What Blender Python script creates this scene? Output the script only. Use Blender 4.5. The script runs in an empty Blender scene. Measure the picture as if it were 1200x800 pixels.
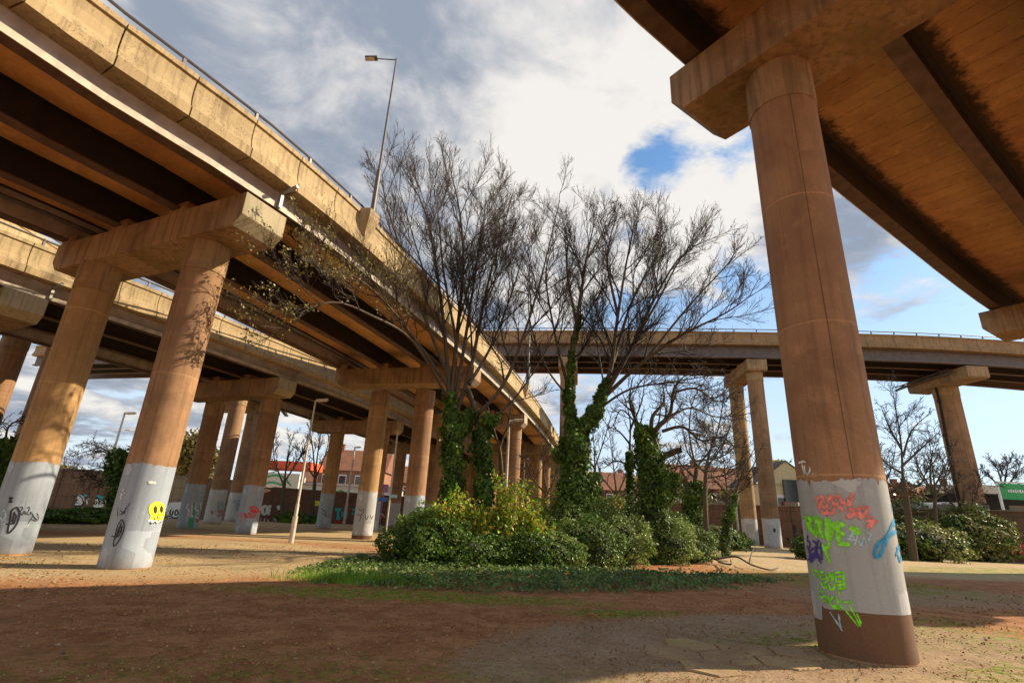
import bpy, math, random
import numpy as np
from mathutils import Vector, Matrix
random.seed(7)
rad = math.radians
S = bpy.context.scene
COL = S.collection
# ------------------------------------------------------------------ camera geometry (also used to survey positions)
EYE = np.array([0, 0, 1.6]); FPX = 600.0; PITCH = rad(19.0); ROLL = rad(2.8)
FW = np.array([0, math.cos(PITCH), math.sin(PITCH)]); UPV = np.array([0, -math.sin(PITCH), math.cos(PITCH)]); RI = np.array([1., 0, 0])
CR = math.cos(ROLL)*RI + math.sin(ROLL)*UPV; CU = -math.sin(ROLL)*RI + math.cos(ROLL)*UPV
def ray(x, y): return CR*(x-600) + CU*(400-y) + FW*FPX
def atz(x, y, z=0.): d = ray(x, y); return EYE + d*(z-1.6)/d[2]
SETBACK = [0.]      # extra distance given to the two big trees so the sun reaches the pillars beside them
def aty(x, y, Y):
    if SETBACK[0]: Y = Y+SETBACK[0]*min(1, max(0, (Y-16)/3))
    d = ray(x, y); return EYE + d*Y/d[1]
def atg(x, y, gx, gy): d = ray(x, y); return EYE + d*math.hypot(gx, gy)/math.hypot(d[0], d[1])
# ------------------------------------------------------------------ object helpers
WPOS = {}
def _props(o, label, cat, group, kind):
    if label: o['label'] = label
    if cat: o['category'] = cat
    if group: o['group'] = group
    if kind: o['kind'] = kind
def thing(name, label, cat, loc=(0, 0, 0), group=None, kind=None):
    o = bpy.data.objects.new(name, None); COL.objects.link(o); o.location = loc
    o.empty_display_size = .3
    WPOS[o.name] = Vector(loc); _props(o, label, cat, group, kind); return o
def mobj(name, verts, faces, mat, parent=None, origin=None, label=None, cat=None, group=None, kind=None, smooth=False):
    verts = np.asarray(verts, dtype=float).reshape(-1, 3)
    if origin is None: origin = WPOS[parent.name] if parent else Vector((0, 0, 0))
    origin = Vector(origin)
    v = verts - np.array(origin)
    me = bpy.data.meshes.new(name)
    me.from_pydata(v.tolist(), [], faces if isinstance(faces, list) else faces.tolist())
    if smooth: me.polygons.foreach_set('use_smooth', [True]*len(me.polygons))
    if isinstance(mat, list):
        for m in mat: me.materials.append(m)
    else: me.materials.append(mat)
    me.update()
    o = bpy.data.objects.new(name, me); COL.objects.link(o)
    WPOS[o.name] = origin
    if parent: o.parent = parent; o.location = origin - WPOS[parent.name]
    else: o.location = origin
    _props(o, label, cat, group, kind); return o
def autosmooth(o, ang=35):
    me = o.data
    me.polygons.foreach_set('use_smooth', [True]*len(me.polygons))
    try: me.set_sharp_from_angle(angle=rad(ang))
    except Exception: pass
class MB:
    def __init__(s): s.v = []; s.f = []
    def add(s, vs, fs):
        n = len(s.v); s.v.extend([tuple(map(float, q)) for q in vs]); s.f.extend([tuple(n+i for i in f) for f in fs])
    def box(s, c, h, ax=(1, 0, 0), ay=(0, 1, 0), az=(0, 0, 1)):
        c = np.array(c, float); ax = np.array(ax, float)*h[0]; ay = np.array(ay, float)*h[1]; az = np.array(az, float)*h[2]
        vs = [c+i*ax+j*ay+k*az for k in (-1, 1) for j in (-1, 1) for i in (-1, 1)]
        s.add(vs, [(0, 2, 3, 1), (4, 5, 7, 6), (0, 1, 5, 4), (2, 6, 7, 3), (0, 4, 6, 2), (1, 3, 7, 5)])
    def tube(s, pts, rr, n=8, cap=True):
        v, f = tube_np(pts, rr, n, cap); s.add(v, f)
    def obj(s, name, mat, parent=None, **k): return mobj(name, s.v, s.f, mat, parent, **k)
def tube_np(pts, rr, n=8, cap=True):
    P = np.array(pts, float); m = len(P)
    rr = np.full(m, rr) if np.isscalar(rr) else np.array(rr, float)
    T = np.gradient(P, axis=0); T /= np.linalg.norm(T, axis=1)[:, None]+1e-9
    ref = np.array([0, 0, 1.]) if abs(T[0][2]) < .9 else np.array([1., 0, 0])
    A = np.cross(T, ref); A /= np.linalg.norm(A, axis=1)[:, None]+1e-9; B = np.cross(T, A)
    a = np.arange(n)*2*math.pi/n
    V = P[:, None, :] + rr[:, None, None]*(np.cos(a)[None, :, None]*A[:, None, :]+np.sin(a)[None, :, None]*B[:, None, :])
    F = []
    for i in range(m-1):
        for j in range(n):
            k = (j+1) % n; F.append((i*n+j, i*n+k, (i+1)*n+k, (i+1)*n+j))
    if cap: F.append(tuple(range(n))); F.append(tuple((m-1)*n+n-1-j for j in range(n)))
    return V.reshape(-1, 3), F
def catmull(P, n=8):
    P = [np.array(p, float) for p in P]
    if len(P) < 3: return [P[0]+(P[-1]-P[0])*i/n for i in range(n+1)]
    Q = [2*P[0]-P[1]]+P+[2*P[-1]-P[-2]]; out = []
    for i in range(1, len(Q)-2):
        a, b, c, d = Q[i-1:i+3]
        for j in range(n):
            t = j/n; out.append(.5*((2*b)+(c-a)*t+(2*a-5*b+4*c-d)*t*t+(3*b-a-3*c+d)*t**3))
    out.append(P[-1]); return out
# ------------------------------------------------------------------ materials
class NT:
    def __init__(s, nt): s.nt = nt; s.n = nt.nodes; s.l = nt.links
    def node(s, t, **k):
        nd = s.n.new(t)
        for a, b in k.items(): setattr(nd, a, b)
        return nd
    def link(s, a, b): s.l.new(a, b)
    def val(s, sock, v):
        if hasattr(v, 'is_linked') or hasattr(v, 'links'): s.l.new(v, sock)
        else: sock.default_value = v
    def math(s, op, a, b=None, c=None, clamp=False):
        nd = s.node('ShaderNodeMath', operation=op, use_clamp=clamp); s.val(nd.inputs[0], a)
        if b is not None: s.val(nd.inputs[1], b)
        if c is not None: s.val(nd.inputs[2], c)
        return nd.outputs[0]
    def noise(s, vec, scale, detail=4, rough=.55, dist=0):
        nd = s.node('ShaderNodeTexNoise'); s.link(vec, nd.inputs['Vector'])
        nd.inputs['Scale'].default_value = scale; nd.inputs['Detail'].default_value = detail
        nd.inputs['Roughness'].default_value = rough; nd.inputs['Distortion'].default_value = dist
        return nd.outputs['Fac']
    def smooth(s, x, lo, hi, a=0., b=1.):
        nd = s.node('ShaderNodeMapRange', interpolation_type='SMOOTHSTEP'); s.val(nd.inputs[0], x)
        for i, v in enumerate((lo, hi, a, b)): s.val(nd.inputs[1+i], v)
        return nd.outputs[0]
    def mix(s, f, a, b, mode='MIX'):
        nd = s.node('ShaderNodeMix', data_type='RGBA', blend_type=mode)
        s.val(nd.inputs[0], f)
        for i, c in ((6, a), (7, b)):
            if isinstance(c, (tuple, list)): nd.inputs[i].default_value = (*c[:3], 1)
            else: s.link(c, nd.inputs[i])
        return nd.outputs[2]
    def scalev(s, vec, sc):
        nd = s.node('ShaderNodeMapping'); s.link(vec, nd.inputs[0]); nd.inputs['Scale'].default_value = sc; return nd.outputs[0]
    def bump(s, h, strength=.3, dist=.02):
        nd = s.node('ShaderNodeBump'); nd.inputs['Strength'].default_value = strength; nd.inputs['Distance'].default_value = dist
        s.link(h, nd.inputs['Height']); return nd.outputs[0]
def newmat(name):
    m = bpy.data.materials.new(name); m.use_nodes = True
    t = NT(m.node_tree); b = t.n['Principled BSDF']; return m, t, b
def objco(t): return t.node('ShaderNodeTexCoord').outputs['Object']
def plain(name, col, rough=.6, metal=0, var=.15, scale=6):
    m, t, b = newmat(name); co = objco(t)
    n = t.noise(co, scale, 5)
    k = t.smooth(n, .3, .7, 1-var, 1+var)
    c = t.mix(1.0, col, k, 'MULTIPLY'); t.link(c, b.inputs['Base Color'])
    b.inputs['Roughness'].default_value = rough; b.inputs['Metallic'].default_value = metal
    return m
def concrete(name, col, dark, speck=0., streak=.5, lift=0., seam=False, lines=None, moss=None, rough=.88, bump=.35, patch=.6, over=0.):
    m, t, b = newmat(name); co = objco(t)
    big = t.noise(co, .55, 5, .6, .4); mid = t.noise(co, 2.6, 6, .65, .2); fine = t.noise(co, 38, 4, .7)
    st = t.noise(t.scalev(co, (5.5, 5.5, .28)), 1.3, 5, .6)
    c = t.mix(t.smooth(big, .35, .7, 0, patch), col, dark)
    c = t.mix(t.smooth(mid, .5, .75, 0, patch*.6), c, tuple(min(1, x*1.35) for x in col))
    c = t.mix(t.smooth(st, .46, .66, 0, streak), c, tuple(x*.6 for x in dark))
    pit = t.node('ShaderNodeTexVoronoi', feature='F1'); t.link(co, pit.inputs['Vector']); pit.inputs['Scale'].default_value = 9.; pit.inputs['Randomness'].default_value = 1.
    c = t.mix(t.smooth(pit.outputs['Distance'], .05, .09, .6, 0), c, tuple(x*.4 for x in dark))
    c = t.mix(t.smooth(fine, .25, .75, 0, 1), c, t.mix(1.0, c, (.82, .8, .78), 'MULTIPLY'))
    if speck:
        sp = t.noise(co, 26, 3, .6); area = t.noise(co, 1.6, 2)
        msk = t.math('MULTIPLY', t.smooth(sp, .56, .64), t.smooth(area, .45, .6))
        c = t.mix(t.math('MULTIPLY', msk, speck), c, tuple(x*.3 for x in dark))
    xyz = t.node('ShaderNodeSeparateXYZ'); t.link(co, xyz.inputs[0])
    if lift:
        w = t.math('ADD', xyz.outputs[2], t.math('MULTIPLY', mid, .05))
        fr = t.math('FRACT', t.math('DIVIDE', w, lift)); ln = t.math('LESS_THAN', fr, .012)
        c = t.mix(t.math('MULTIPLY', ln, .55), c, tuple(min(1, x*1.45) for x in col))
        bandn = t.node('ShaderNodeTexWhiteNoise', noise_dimensions='1D'); t.link(t.math('FLOOR', t.math('DIVIDE', w, lift)), bandn.inputs['W'])
        c = t.mix(t.smooth(bandn.outputs['Value'], 0, 1, 0, .3), c, dark)
    if seam:
        an = t.math('ARCTAN2', xyz.outputs[1], xyz.outputs[0])
        an = t.math('ADD', an, t.math('MULTIPLY', t.math('SUBTRACT', big, .5), .05))
        for a0, w_, k_ in ((-1.85, .018, .75), (-.75, .010, .35), (.6, .014, .5), (2.4, .014, .5), (-2.6, .010, .3)):
            d = t.math('ABSOLUTE', t.math('SUBTRACT', an, a0))
            c = t.mix(t.smooth(d, w_*.4, w_, k_, 0), c, tuple(x*.25 for x in dark))
    if over:
        vo = t.node('ShaderNodeTexVoronoi', feature='F1', distance='CHEBYCHEV'); t.link(t.scalev(co, (1., 1., 1.3)), vo.inputs['Vector']); vo.inputs['Scale'].default_value = 1.5
        rgb = t.node('ShaderNodeSeparateColor'); t.link(vo.outputs['Color'], rgb.inputs[0])
        c = t.mix(t.math('MULTIPLY', t.smooth(rgb.outputs[0], .35, .45), over), c, tuple(x*.78 for x in col)); c = t.mix(t.math('MULTIPLY', t.smooth(rgb.outputs[1], .72, .76), over), c, tuple(min(1, x*1.3) for x in col))
        low_ = t.smooth(t.math('ADD', xyz.outputs[2], t.math('MULTIPLY', mid, .5)), .15, .75, .6, 0); c = t.mix(low_, c, (.2, .13, .08))
    if lines:   # board or joint marks along an axis: (axis, spacing, strength)
        for ax, sp_, k_ in lines:
            w = t.math('ADD', xyz.outputs[ax], t.math('MULTIPLY', mid, .06))
            fr = t.math('FRACT', t.math('DIVIDE', w, sp_)); d = t.math('ABSOLUTE', t.math('SUBTRACT', fr, .5))
            c = t.mix(t.smooth(d, .01, .03, k_, 0), c, tuple(x*.35 for x in dark))
    if moss:
        g = t.noise(co, 1.1, 6, .7); c = t.mix(t.smooth(g, .52, .66, 0, .55), c, moss)
    t.link(c, b.inputs['Base Color']); b.inputs['Roughness'].default_value = rough
    h = t.math('ADD', t.math('MULTIPLY', fine, .3), t.math('ADD', mid, t.math('ADD', t.math('MULTIPLY', st, .4), t.smooth(pit.outputs['Distance'], .03, .09, 0, .7))))
    t.link(t.bump(h, bump, .015), b.inputs['Normal'])
    return m
M = {}
M['pillar'] = concrete('pillar_concrete', (.4, .22, .11), (.2, .11, .055), streak=.45, patch=.85, lift=2.45, seam=True, bump=.25)
M['pillar_tan'] = concrete('pillar_concrete_tan', (.5, .3, .125), (.26, .15, .065), streak=.45, patch=.85, lift=2.45, seam=True, bump=.25)
M['pillar_warm'] = concrete('pillar_concrete_warm', (.42, .225, .115), (.23, .12, .06), streak=.38, lift=2.45, seam=True, bump=.4, patch=.9)
M['collar'] = concrete('collar_concrete', (.4, .255, .125), (.22, .135, .065), streak=.6, patch=.9)
M['beam'] = concrete('beam_concrete', (.38, .25, .135), (.19, .115, .06), streak=.55, patch=.85, moss=(.2, .15, .05))
M['beam_pale'] = concrete('beam_end_concrete', (.44, .37, .24), (.26, .2, .11), streak=.4, moss=(.22, .22, .1))
M['parapet'] = concrete('parapet_concrete', (.47, .345, .18), (.28, .2, .1), speck=.75, streak=.55, bump=.5)
M['parapet_far'] = concrete('parapet_concrete_far', (.34, .21, .1), (.2, .12, .06), speck=.4, streak=.6)
M['slab'] = concrete('soffit_concrete', (.76, .42, .16), (.45, .22, .08), streak=.2, patch=.8)
M['steel'] = plain('girder_steel', (.016, .012, .010), .7, 0, .4, 3)
M['steel_out'] = plain('outer_girder_paint', (.42, .39, .4), .55, 0, .2, 2)
M['flange_pale'] = plain('pale_girder_flange', (.42, .35, .26), .6, 0, .25, 3)
M['flange'] = plain('girder_flange', (.1, .058, .038), .7, 0, .3, 3)
M['rail'] = plain('rail_steel', (.10, .09, .09), .5, .3)
M['galv'] = plain('galvanised_post', (.3, .28, .26), .5, .3)
M['post_dark'] = plain('dark_lamp_post', (.09, .075, .065), .5, .3)
M['post_pale'] = plain('pale_lamp_post', (.52, .44, .35), .6)
M['lampglass'] = plain('lamp_lens', (.5, .5, .45), .2)
M['void'] = plain('dark_gap', (.02, .015, .01), .9)
# ------------------------------------------------------------------ sweeps
def resample(P, step):
    P = np.array(P, float); d = np.r_[0, np.cumsum(np.linalg.norm(np.diff(P, axis=0), axis=1))]
    n = max(2, int(d[-1]/step)+1); s = np.linspace(0, d[-1], n)
    return np.c_[np.interp(s, d, P[:, 0]), np.interp(s, d, P[:, 1])]
class Path:
    """plan curve; offsets are positive towards 'out' (the side given by sgn)."""
    def __init__(s, ctrl, sgn):
        s.p = resample([q[:2] for q in catmull([(*c, 0) for c in ctrl], 12)], .5)
        s.d = np.r_[0, np.cumsum(np.linalg.norm(np.diff(s.p, axis=0), axis=1))]; s.L = s.d[-1]; s.sgn = sgn
        t = np.gradient(s.p, axis=0); t /= np.linalg.norm(t, axis=1)[:, None]; s.t = t
    def at(s, u, off=0.):
        x = np.interp(u, s.d, s.p[:, 0]); y = np.interp(u, s.d, s.p[:, 1])
        tx = np.interp(u, s.d, s.t[:, 0]); ty = np.interp(u, s.d, s.t[:, 1]); l = math.hypot(tx, ty); tx /= l; ty /= l
        return np.array([x+s.sgn*ty*off, y-s.sgn*tx*off]), np.array([tx, ty]), np.array([s.sgn*ty, -s.sgn*tx])
    def nearest(s, x, y):
        i = np.argmin(np.hypot(s.p[:, 0]-x, s.p[:, 1]-y)); return s.d[i]
def sweep(mb, path, prof, u0, u1, step=2., cap=True):
    n = max(1, int(math.ceil((u1-u0)/step))); m = len(prof); V = []
    for i in range(n+1):
        u = u0+(u1-u0)*i/n
        for o, z in prof:
            q, _, _ = path.at(u, o); V.append((q[0], q[1], z))
    F = []
    for i in range(n):
        for j in range(m):
            k = (j+1) % m; F.append((i*m+j, i*m+k, (i+1)*m+k, (i+1)*m+j))
    if cap: F.append(tuple(range(m))); F.append(tuple(n*m+m-1-j for j in range(m)))
    mb.add(V, F)
def fixn(o):
    import bmesh
    bm = bmesh.new(); bm.from_mesh(o.data); bmesh.ops.recalc_face_normals(bm, faces=bm.faces); bm.to_mesh(o.data); bm.free()
def deck(root, path, zg, width, u0, u1, girders, sc=1., panel=1.7, mats=None, rail=True, gd=1.0, pz=-.2):
    """zg = underside of girders. offsets: 0 = outer face of outer girder flange, negative = inwards."""
    mt = dict(par=M['parapet'], out=M['steel_out'], slab=M['slab']); mt.update(mats or {})
    zs = zg+gd*sc
    mb = MB(); sweep(mb, path, [(.12*sc, zs), (-width-.12*sc, zs), (-width-.12*sc, zs+.18*sc), (.12*sc, zs+.18*sc)], u0, u1, 2.5)
    o = mb.obj('deck_slab', mt['slab'], root)
    at_ = o.data.attributes.new('off', 'FLOAT', 'POINT'); offs = [.12*sc, -width-.12*sc, -width-.12*sc, .12*sc]
    at_.data.foreach_set('value', [offs[i % 4] for i in range(len(o.data.vertices))]); fixn(o)
    for side in (0, 1):
        def P(prof): return [((o_ if side == 0 else -width-o_), z) for o_, z in prof]
        b = MB()
        pr = [(.36, -.14), (.36, .16), (.30, .22), (.23, .45), (.205, .75), (.22, 1.04), (.275, 1.05), (.275, 1.2), (-.02, 1.2), (-.02, .181), (.125, .181), (.125, -.02), (-.23, -.02), (-.23, -.14)]
        pr = P([(a*sc, zs+(z+(pz if (z > .19 or z < -.1 or a > .3) else 0))*sc) for a, z in pr])
        u = u0; pan = panel*sc
        while u < u1-.01:
            e = min(u+pan-.035*sc, u1); sweep(b, path, pr, u, e, 1.0); u += pan
        po = b.obj('parapet', mt['par'], root); fixn(po)
        b = MB(); sweep(b, path, P([(a*sc, zs+z*sc) for a, z in [(.13, .20), (.13, 1.0+pz), (-.012, 1.0+pz), (-.012, .20)]]), u0, u1, 1)
        g = b.obj('joint_filler', M['void'], po); fixn(g)
        if rail:
            r = MB(); pts = []
            u = u0+.3
            zt = zs+(1.2+pz)*sc
            while u < u1:
                q, t2, n2 = path.at(u, (.12*sc if side == 0 else -width-.12*sc)); r.box((q[0], q[1], zt+.13*sc), (.035*sc, .045*sc, .13*sc), (*t2, 0), (*n2, 0)); u += 2.1*sc
            u = u0
            while u <= u1:
                q, _, _ = path.at(u, (.12*sc if side == 0 else -width-.12*sc)); pts.append((q[0], q[1], zt+.30*sc)); u += 2
            r.tube(pts, .042*sc, 6); r.obj('handrail', M['rail'], root)
    for k, off in enumerate(girders):
        b = MB(); outer = (k == 0 or k == len(girders)-1)
        h = .19*sc
        # I section: web + flanges, centred on 'off'
        sweep(b, path, [(off-.02, zg+.05*sc), (off-.02, zs-.001), (off+.02, zs-.001), (off+.02, zg+.05*sc)], u0, u1, 2.5)
        go = b.obj('girder', mt['out'] if outer else M['steel'], root); fixn(go)
        b = MB(); sweep(b, path, [(off-h, zg), (off-h, zg+.05*sc), (off+h, zg+.05*sc), (off+h, zg)], u0, u1, 2.5)
        f = b.obj('flange', M['flange'], go); fixn(f)
        b = MB(); sweep(b, path, [(off-h*.8, zs-.035*sc), (off-h*.8, zs-.002), (off+h*.8, zs-.002), (off+h*.8, zs-.035*sc)], u0, u1, 2.5)
        if outer:
            s_ = 1 if k == 0 else -1     # deep pale edge plate along the outer flange
            b2 = MB(); x0 = off+s_*h; sweep(b2, path, [(x0+s_*.003, zg-.01), (x0+s_*.003, zg+.17*sc), (x0+s_*.03, zg+.17*sc), (x0+s_*.03, zg-.01)], u0, u1, 2.5)
            e = b2.obj('edge_plate', mt.get('edge', M['flange_pale']), go); fixn(e)
        f = b.obj('top_flange', M['steel'], go); fixn(f)
def crossbeam(root, a, b_, zb, h, w, plinths=(), mat='beam', chamfer=.5, end_mat=None, label=None):
    """a = outer end (plan), b_ = inner end; bottom zb, height h, width w; lower ends set back."""
    a = np.array(a, float); b_ = np.array(b_, float); d = b_-a; L = np.linalg.norm(d); d /= L; n = np.array([-d[1], d[0]])
    prof = [(0, h), (0, h*.32) if chamfer > .3 else (0, h*.1), (chamfer*.62, 0), (L-chamfer*.62, 0), (L, h*.32), (L, h)]
    bev = .025
    V = []
    for s_ in (-1, 1):
        for q, z in prof: p = a+d*q+n*s_*w/2; V.append((p[0], p[1], zb+z))
    m = len(prof); F = [tuple(range(m)), tuple(range(2*m-1, m-1, -1))]+[(j, (j+1) % m, m+(j+1) % m, m+j) for j in range(m)]
    o = mobj('crossbeam', V, F, [M[mat], M[end_mat or mat]], root, label=label); fixn(o)
    bm_mod(o, bev)
    if end_mat:
        dn = np.array([d[0], d[1], 0])
        for p in o.data.polygons:
            if np.dot(np.array(p.normal), -dn) > .5: p.material_index = 1
    for off in plinths[1:]:
        b = MB(); p = a+d*off
        b.box((p[0], p[1], zb+h+.13), (.4, w*.47, .2), (*d, 0), (*n, 0)); q = b.obj('bearing', M['beam'], o); bm_mod(q, .02)
    return o
def bm_mod(o, w, seg=2):
    import bmesh
    bm = bmesh.new(); bm.from_mesh(o.data)
    bmesh.ops.bevel(bm, geom=[e for e in bm.edges], offset=w, segments=seg, affect='EDGES', profile=.6)
    bm.to_mesh(o.data); bm.free()
def pillar(root, x, y, ztop, r=.6, mat='pillar', band=None, band_z=2.4, label=None, base=None, collar=.95, seedn=0, oct_=False, bands=None):
    n = 48; rng = random.Random(seedn+int(x*10))
    zs = [-.05, ztop*.25, ztop*.5, ztop*.75, ztop-collar]
    V = []; F = []
    for z in zs:
        for j in range(n): a = 2*math.pi*j/n; V.append((x+r*math.cos(a), y+r*math.sin(a), z))
    for i in range(len(zs)-1):
        for j in range(n): k = (j+1) % n; F.append((i*n+j, i*n+k, (i+1)*n+k, (i+1)*n+j))
    F.append(tuple(reversed(range(n)))); F.append(tuple((len(zs)-1)*n+j for j in range(n)))
    p = mobj('pillar', V, F, M[mat], root, origin=(x, y, 0), label=label); autosmooth(p)
    V = []; F = []; r2 = r*1.035
    pr = [(r*.97, ztop-collar-.012), (r*.97, ztop-collar), (r2, ztop-collar+.02), (r2, ztop+.02)]
    for q, z in pr:
        for j in range(n): a = 2*math.pi*j/n; V.append((x+q*math.cos(a), y+q*math.sin(a), z))
    for i in range(len(pr)-1):
        for j in range(n): k = (j+1) % n; F.append((i*n+j, i*n+k, (i+1)*n+k, (i+1)*n+j))
    c = mobj('collar', V, F, M['collar'], p, origin=(x, y, 0)); autosmooth(c)
    def sleeve(name, zlo, zhi, m, dr, par=p, lab=None):
        nn = 96; V = []; F = []
        for j in range(nn):
            a = 2*math.pi*j/nn; lo = zlo(a) if callable(zlo) else zlo; hi = zhi(a) if callable(zhi) else zhi
            for z in (lo, hi): V.append((x+(r+dr)*math.cos(a), y+(r+dr)*math.sin(a), z))
        for j in range(nn): k = (j+1) % nn; F.append((2*j, 2*k, 2*k+1, 2*j+1))
        s_ = mobj(name, V, F, m, par, origin=(x, y, 0), smooth=True, label=lab); return s_
    if band:
        ph = rng.random()*6
        top = lambda a: band_z+.025*math.sin(3*a+ph)+.014*math.sin(17*a+ph)+.018*math.sin(41*a)*math.sin(5*a+ph)-(.09 if math.sin(a*23+ph*3) > .985 else 0)
        lo = base[0] if base else .02
        sleeve('painted_band', lo, top, M[band], .004)
        if base: sleeve('painted_foot', 0.01, (lambda a, l=lo: (l(a) if callable(l) else l)+.004), M[base[1]], .0035)
    p['_r'] = r
    return p
# ------------------------------------------------------------------ surface marks (paint on pillars and walls)
def cyl_hit(px, py, cx, cy, r):
    d = ray(px, py); ox, oy = EYE[0]-cx, EYE[1]-cy
    a = d[0]**2+d[1]**2; b = 2*(ox*d[0]+oy*d[1]); c = ox*ox+oy*oy-r*r; disc = b*b-4*a*c
    t = (-b-math.sqrt(max(disc, 0)))/(2*a) if disc > 0 else -b/(2*a)
    return EYE+d*t
def mark_cyl(parent, name, mat, strokes, wid, cx, cy, r, lift=.007, speck=None):
    speck = (parent is pR) if speck is None else speck
    mb = MB()
    for st in strokes:
        pts = catmull([(q[0], q[1], 0) for q in st], 4) if len(st) > 2 else [np.array((*st[0], 0.))+(np.array((*st[1], 0.))-np.array((*st[0], 0.)))*i/4 for i in range(5)]
        H = [cyl_hit(q[0], q[1], cx, cy, r+lift) for q in pts]
        ang = np.unwrap([math.atan2(h[1]-cy, h[0]-cx) for h in H]); u = ang*(r+lift); z = np.array([h[2] for h in H])
        ribbon(mb, u, z, wid, lambda uu, zz, k: (cx+(r+lift+k)*math.cos(uu/(r+lift)), cy+(r+lift+k)*math.sin(uu/(r+lift)), zz))
    if speck:
        hb = MB()
        for st in strokes:
            pts = catmull([(q[0], q[1], 0) for q in st], 3) if len(st) > 2 else [np.array((*st[0], 0.))+(np.array((*st[1], 0.))-np.array((*st[0], 0.)))*i/4 for i in range(5)]
            H = [cyl_hit(q[0], q[1], cx, cy, r+lift-.0015) for q in pts]; ang = np.unwrap([math.atan2(h[1]-cy, h[0]-cx) for h in H]); rr = r+lift-.0015
            ribbon(hb, ang*rr, np.array([h[2] for h in H]), wid*2.3, lambda uu, zz, k: (cx+(rr+k)*math.cos(uu/rr), cy+(rr+k)*math.sin(uu/rr), zz))
        n0 = len(mb.f); mb.add(hb.v, hb.f); o = mb.obj(name, [mat, fuzz(mat)], parent)
        o.data.polygons.foreach_set('material_index', [0]*n0+[1]*(len(mb.f)-n0)); return o
    return mb.obj(name, mat, parent)
_fz = {}
def fuzz(mat):     # overspray: speckles of the same paint with bare surface between
    if mat.name in _fz: return _fz[mat.name]
    m = mat.copy(); m.name = mat.name+'_overspray'; t = NT(m.node_tree); b = t.n['Principled BSDF']; n = t.noise(objco(t), 120, 3, .7); n2 = t.noise(objco(t), 14, 3)
    t.link(t.math('MULTIPLY', t.smooth(n, .5, .6), t.smooth(n2, .35, .6, .25, .8)), b.inputs['Alpha']); _fz[mat.name] = m; return m
_rk = [0]
def ribbon(mb, u, z, wid, fn):
    du = np.gradient(u); dz = np.gradient(z); l = np.hypot(du, dz)+1e-9; nu, nz = -dz/l, du/l
    V = []; _rk[0] = (_rk[0]+1) % 7; k = _rk[0]*.0002
    w = np.full(len(u), wid/2); w[0] *= .55; w[-1] *= .55
    for i in range(len(u)):
        for s_ in (-1, 0, 1): V.append(fn(u[i]+nu[i]*s_*w[i], z[i]+nz[i]*s_*w[i], k))
    F = []
    for i in range(len(u)-1):
        for j in (0, 1): F.append((3*i+j, 3*i+3+j, 3*i+4+j, 3*i+1+j))
    mb.add(V, F)
def mark_plane(parent, name, mat, strokes, wid, P0, U, lift=.01, **k):
    """strokes in (u, z) metres on a vertical plane through P0 with unit direction U; outward normal faces camera."""
    P0 = np.array(P0, float); U = np.array(U, float); N = np.array([U[1], -U[0]]);
    if np.dot(N, -P0[:2]) < 0: N = -N
    mb = MB()
    for st in strokes:
        q = catmull([(a, b, 0) for a, b in st], 4) if len(st) > 2 else [np.array((*st[0], 0.)), np.array((*st[1], 0.))]
        u = np.array([a[0] for a in q]); z = np.array([a[1] for a in q])
        ribbon(mb, u, z, wid, lambda uu, zz, kk: (P0[0]+U[0]*uu+N[0]*(lift+kk*3), P0[1]+U[1]*uu+N[1]*(lift+kk*3), zz))
    return mb.obj(name, mat, parent, **k)
def spray(name, col, a=1.): return plain(name, col, .6, 0, .35, 14)
for k, c in dict(sp_green=(.25, .75, .03), sp_coral=(.75, .22, .18), sp_purple=(.07, .04, .25), sp_blue=(.02, .32, .6), sp_pale=(.42, .55, .62), sp_white=(.72, .7, .66),
                 sp_black=(.02, .02, .025), sp_yellow=(.85, .72, .02), sp_red=(.6, .04, .04), sp_teal=(.03, .42, .42), sp_dkgreen=(.06, .3, .16), sp_pink=(.55, .2, .35), sp_orange=(.75, .3, .05)).items(): M[k] = spray(k, c)
M['band_blue'] = concrete('blue_grey_paint', (.37, .42, .49), (.26, .3, .36), streak=.45, bump=.2, patch=.6, over=.5)
M['band_grey'] = concrete('grey_paint', (.47, .47, .47), (.36, .36, .365), streak=.4, bump=.2, patch=.6, over=.5)
M['band_white'] = concrete('white_paint', (.56, .55, .53), (.44, .44, .43), streak=.3, bump=.2, patch=.5, over=.3)
M['foot_brown'] = concrete('brown_paint', (.19, .095, .05), (.14, .07, .04), streak=.2, bump=.12, patch=.4)
# ================================================================== VIADUCT A (curving, left to centre)
ZA = 10.15
a_ctrl = [(-15.6, -12), (-13.0, -3), (-11.4, 3.5), (-10.35, 7.6), (-9.0, 10.2), (-7.68, 12.6), (-6.15, 16.3), (-4.55, 21.4), (-2.55, 28), (-.3, 36.6), (2.35, 47.8), (5.0, 60.5), (7.4, 74), (8.6, 86)]
PA = Path(a_ctrl, 1)
GA = [-.25, -3.15, -6.1, -9.1]
rootA = thing('viaduct', 'curving viaduct sweeping from upper left to the centre, tall lamp on its parapet', 'viaduct', (-7.7, 12.6, 0), 'concrete motorway viaducts')
deck(rootA, PA, ZA, 9.35, 0, PA.L, GA)
def beam_at(root, path, x, y, over_out, width, zb, h, w, **k):
    u = path.nearest(x, y); a, t, n = path.at(u, over_out); b, _, _ = path.at(u, over_out-width); 
    return crossbeam(root, a, b, zb, h, w, **k), u
def on_path(path, x, y, off):
    q, _, _ = path.at(path.nearest(x, y), off); return q
pl = [.6+.0, 3.4, 6.4, 9.2]
bA1, uA1 = beam_at(rootA, PA, -7.5, 12.95, -.02, 9.4, 9.0, 1.03, 1.45, plinths=[.42, 3.1, 6.05, 8.95], end_mat='beam_pale')
bA2, _ = beam_at(rootA, PA, -2.0, 30.1, .05, 9.2, 9.0, 1.03, 1.4, plinths=[.42, 3.1, 6.05, 8.9])
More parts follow.
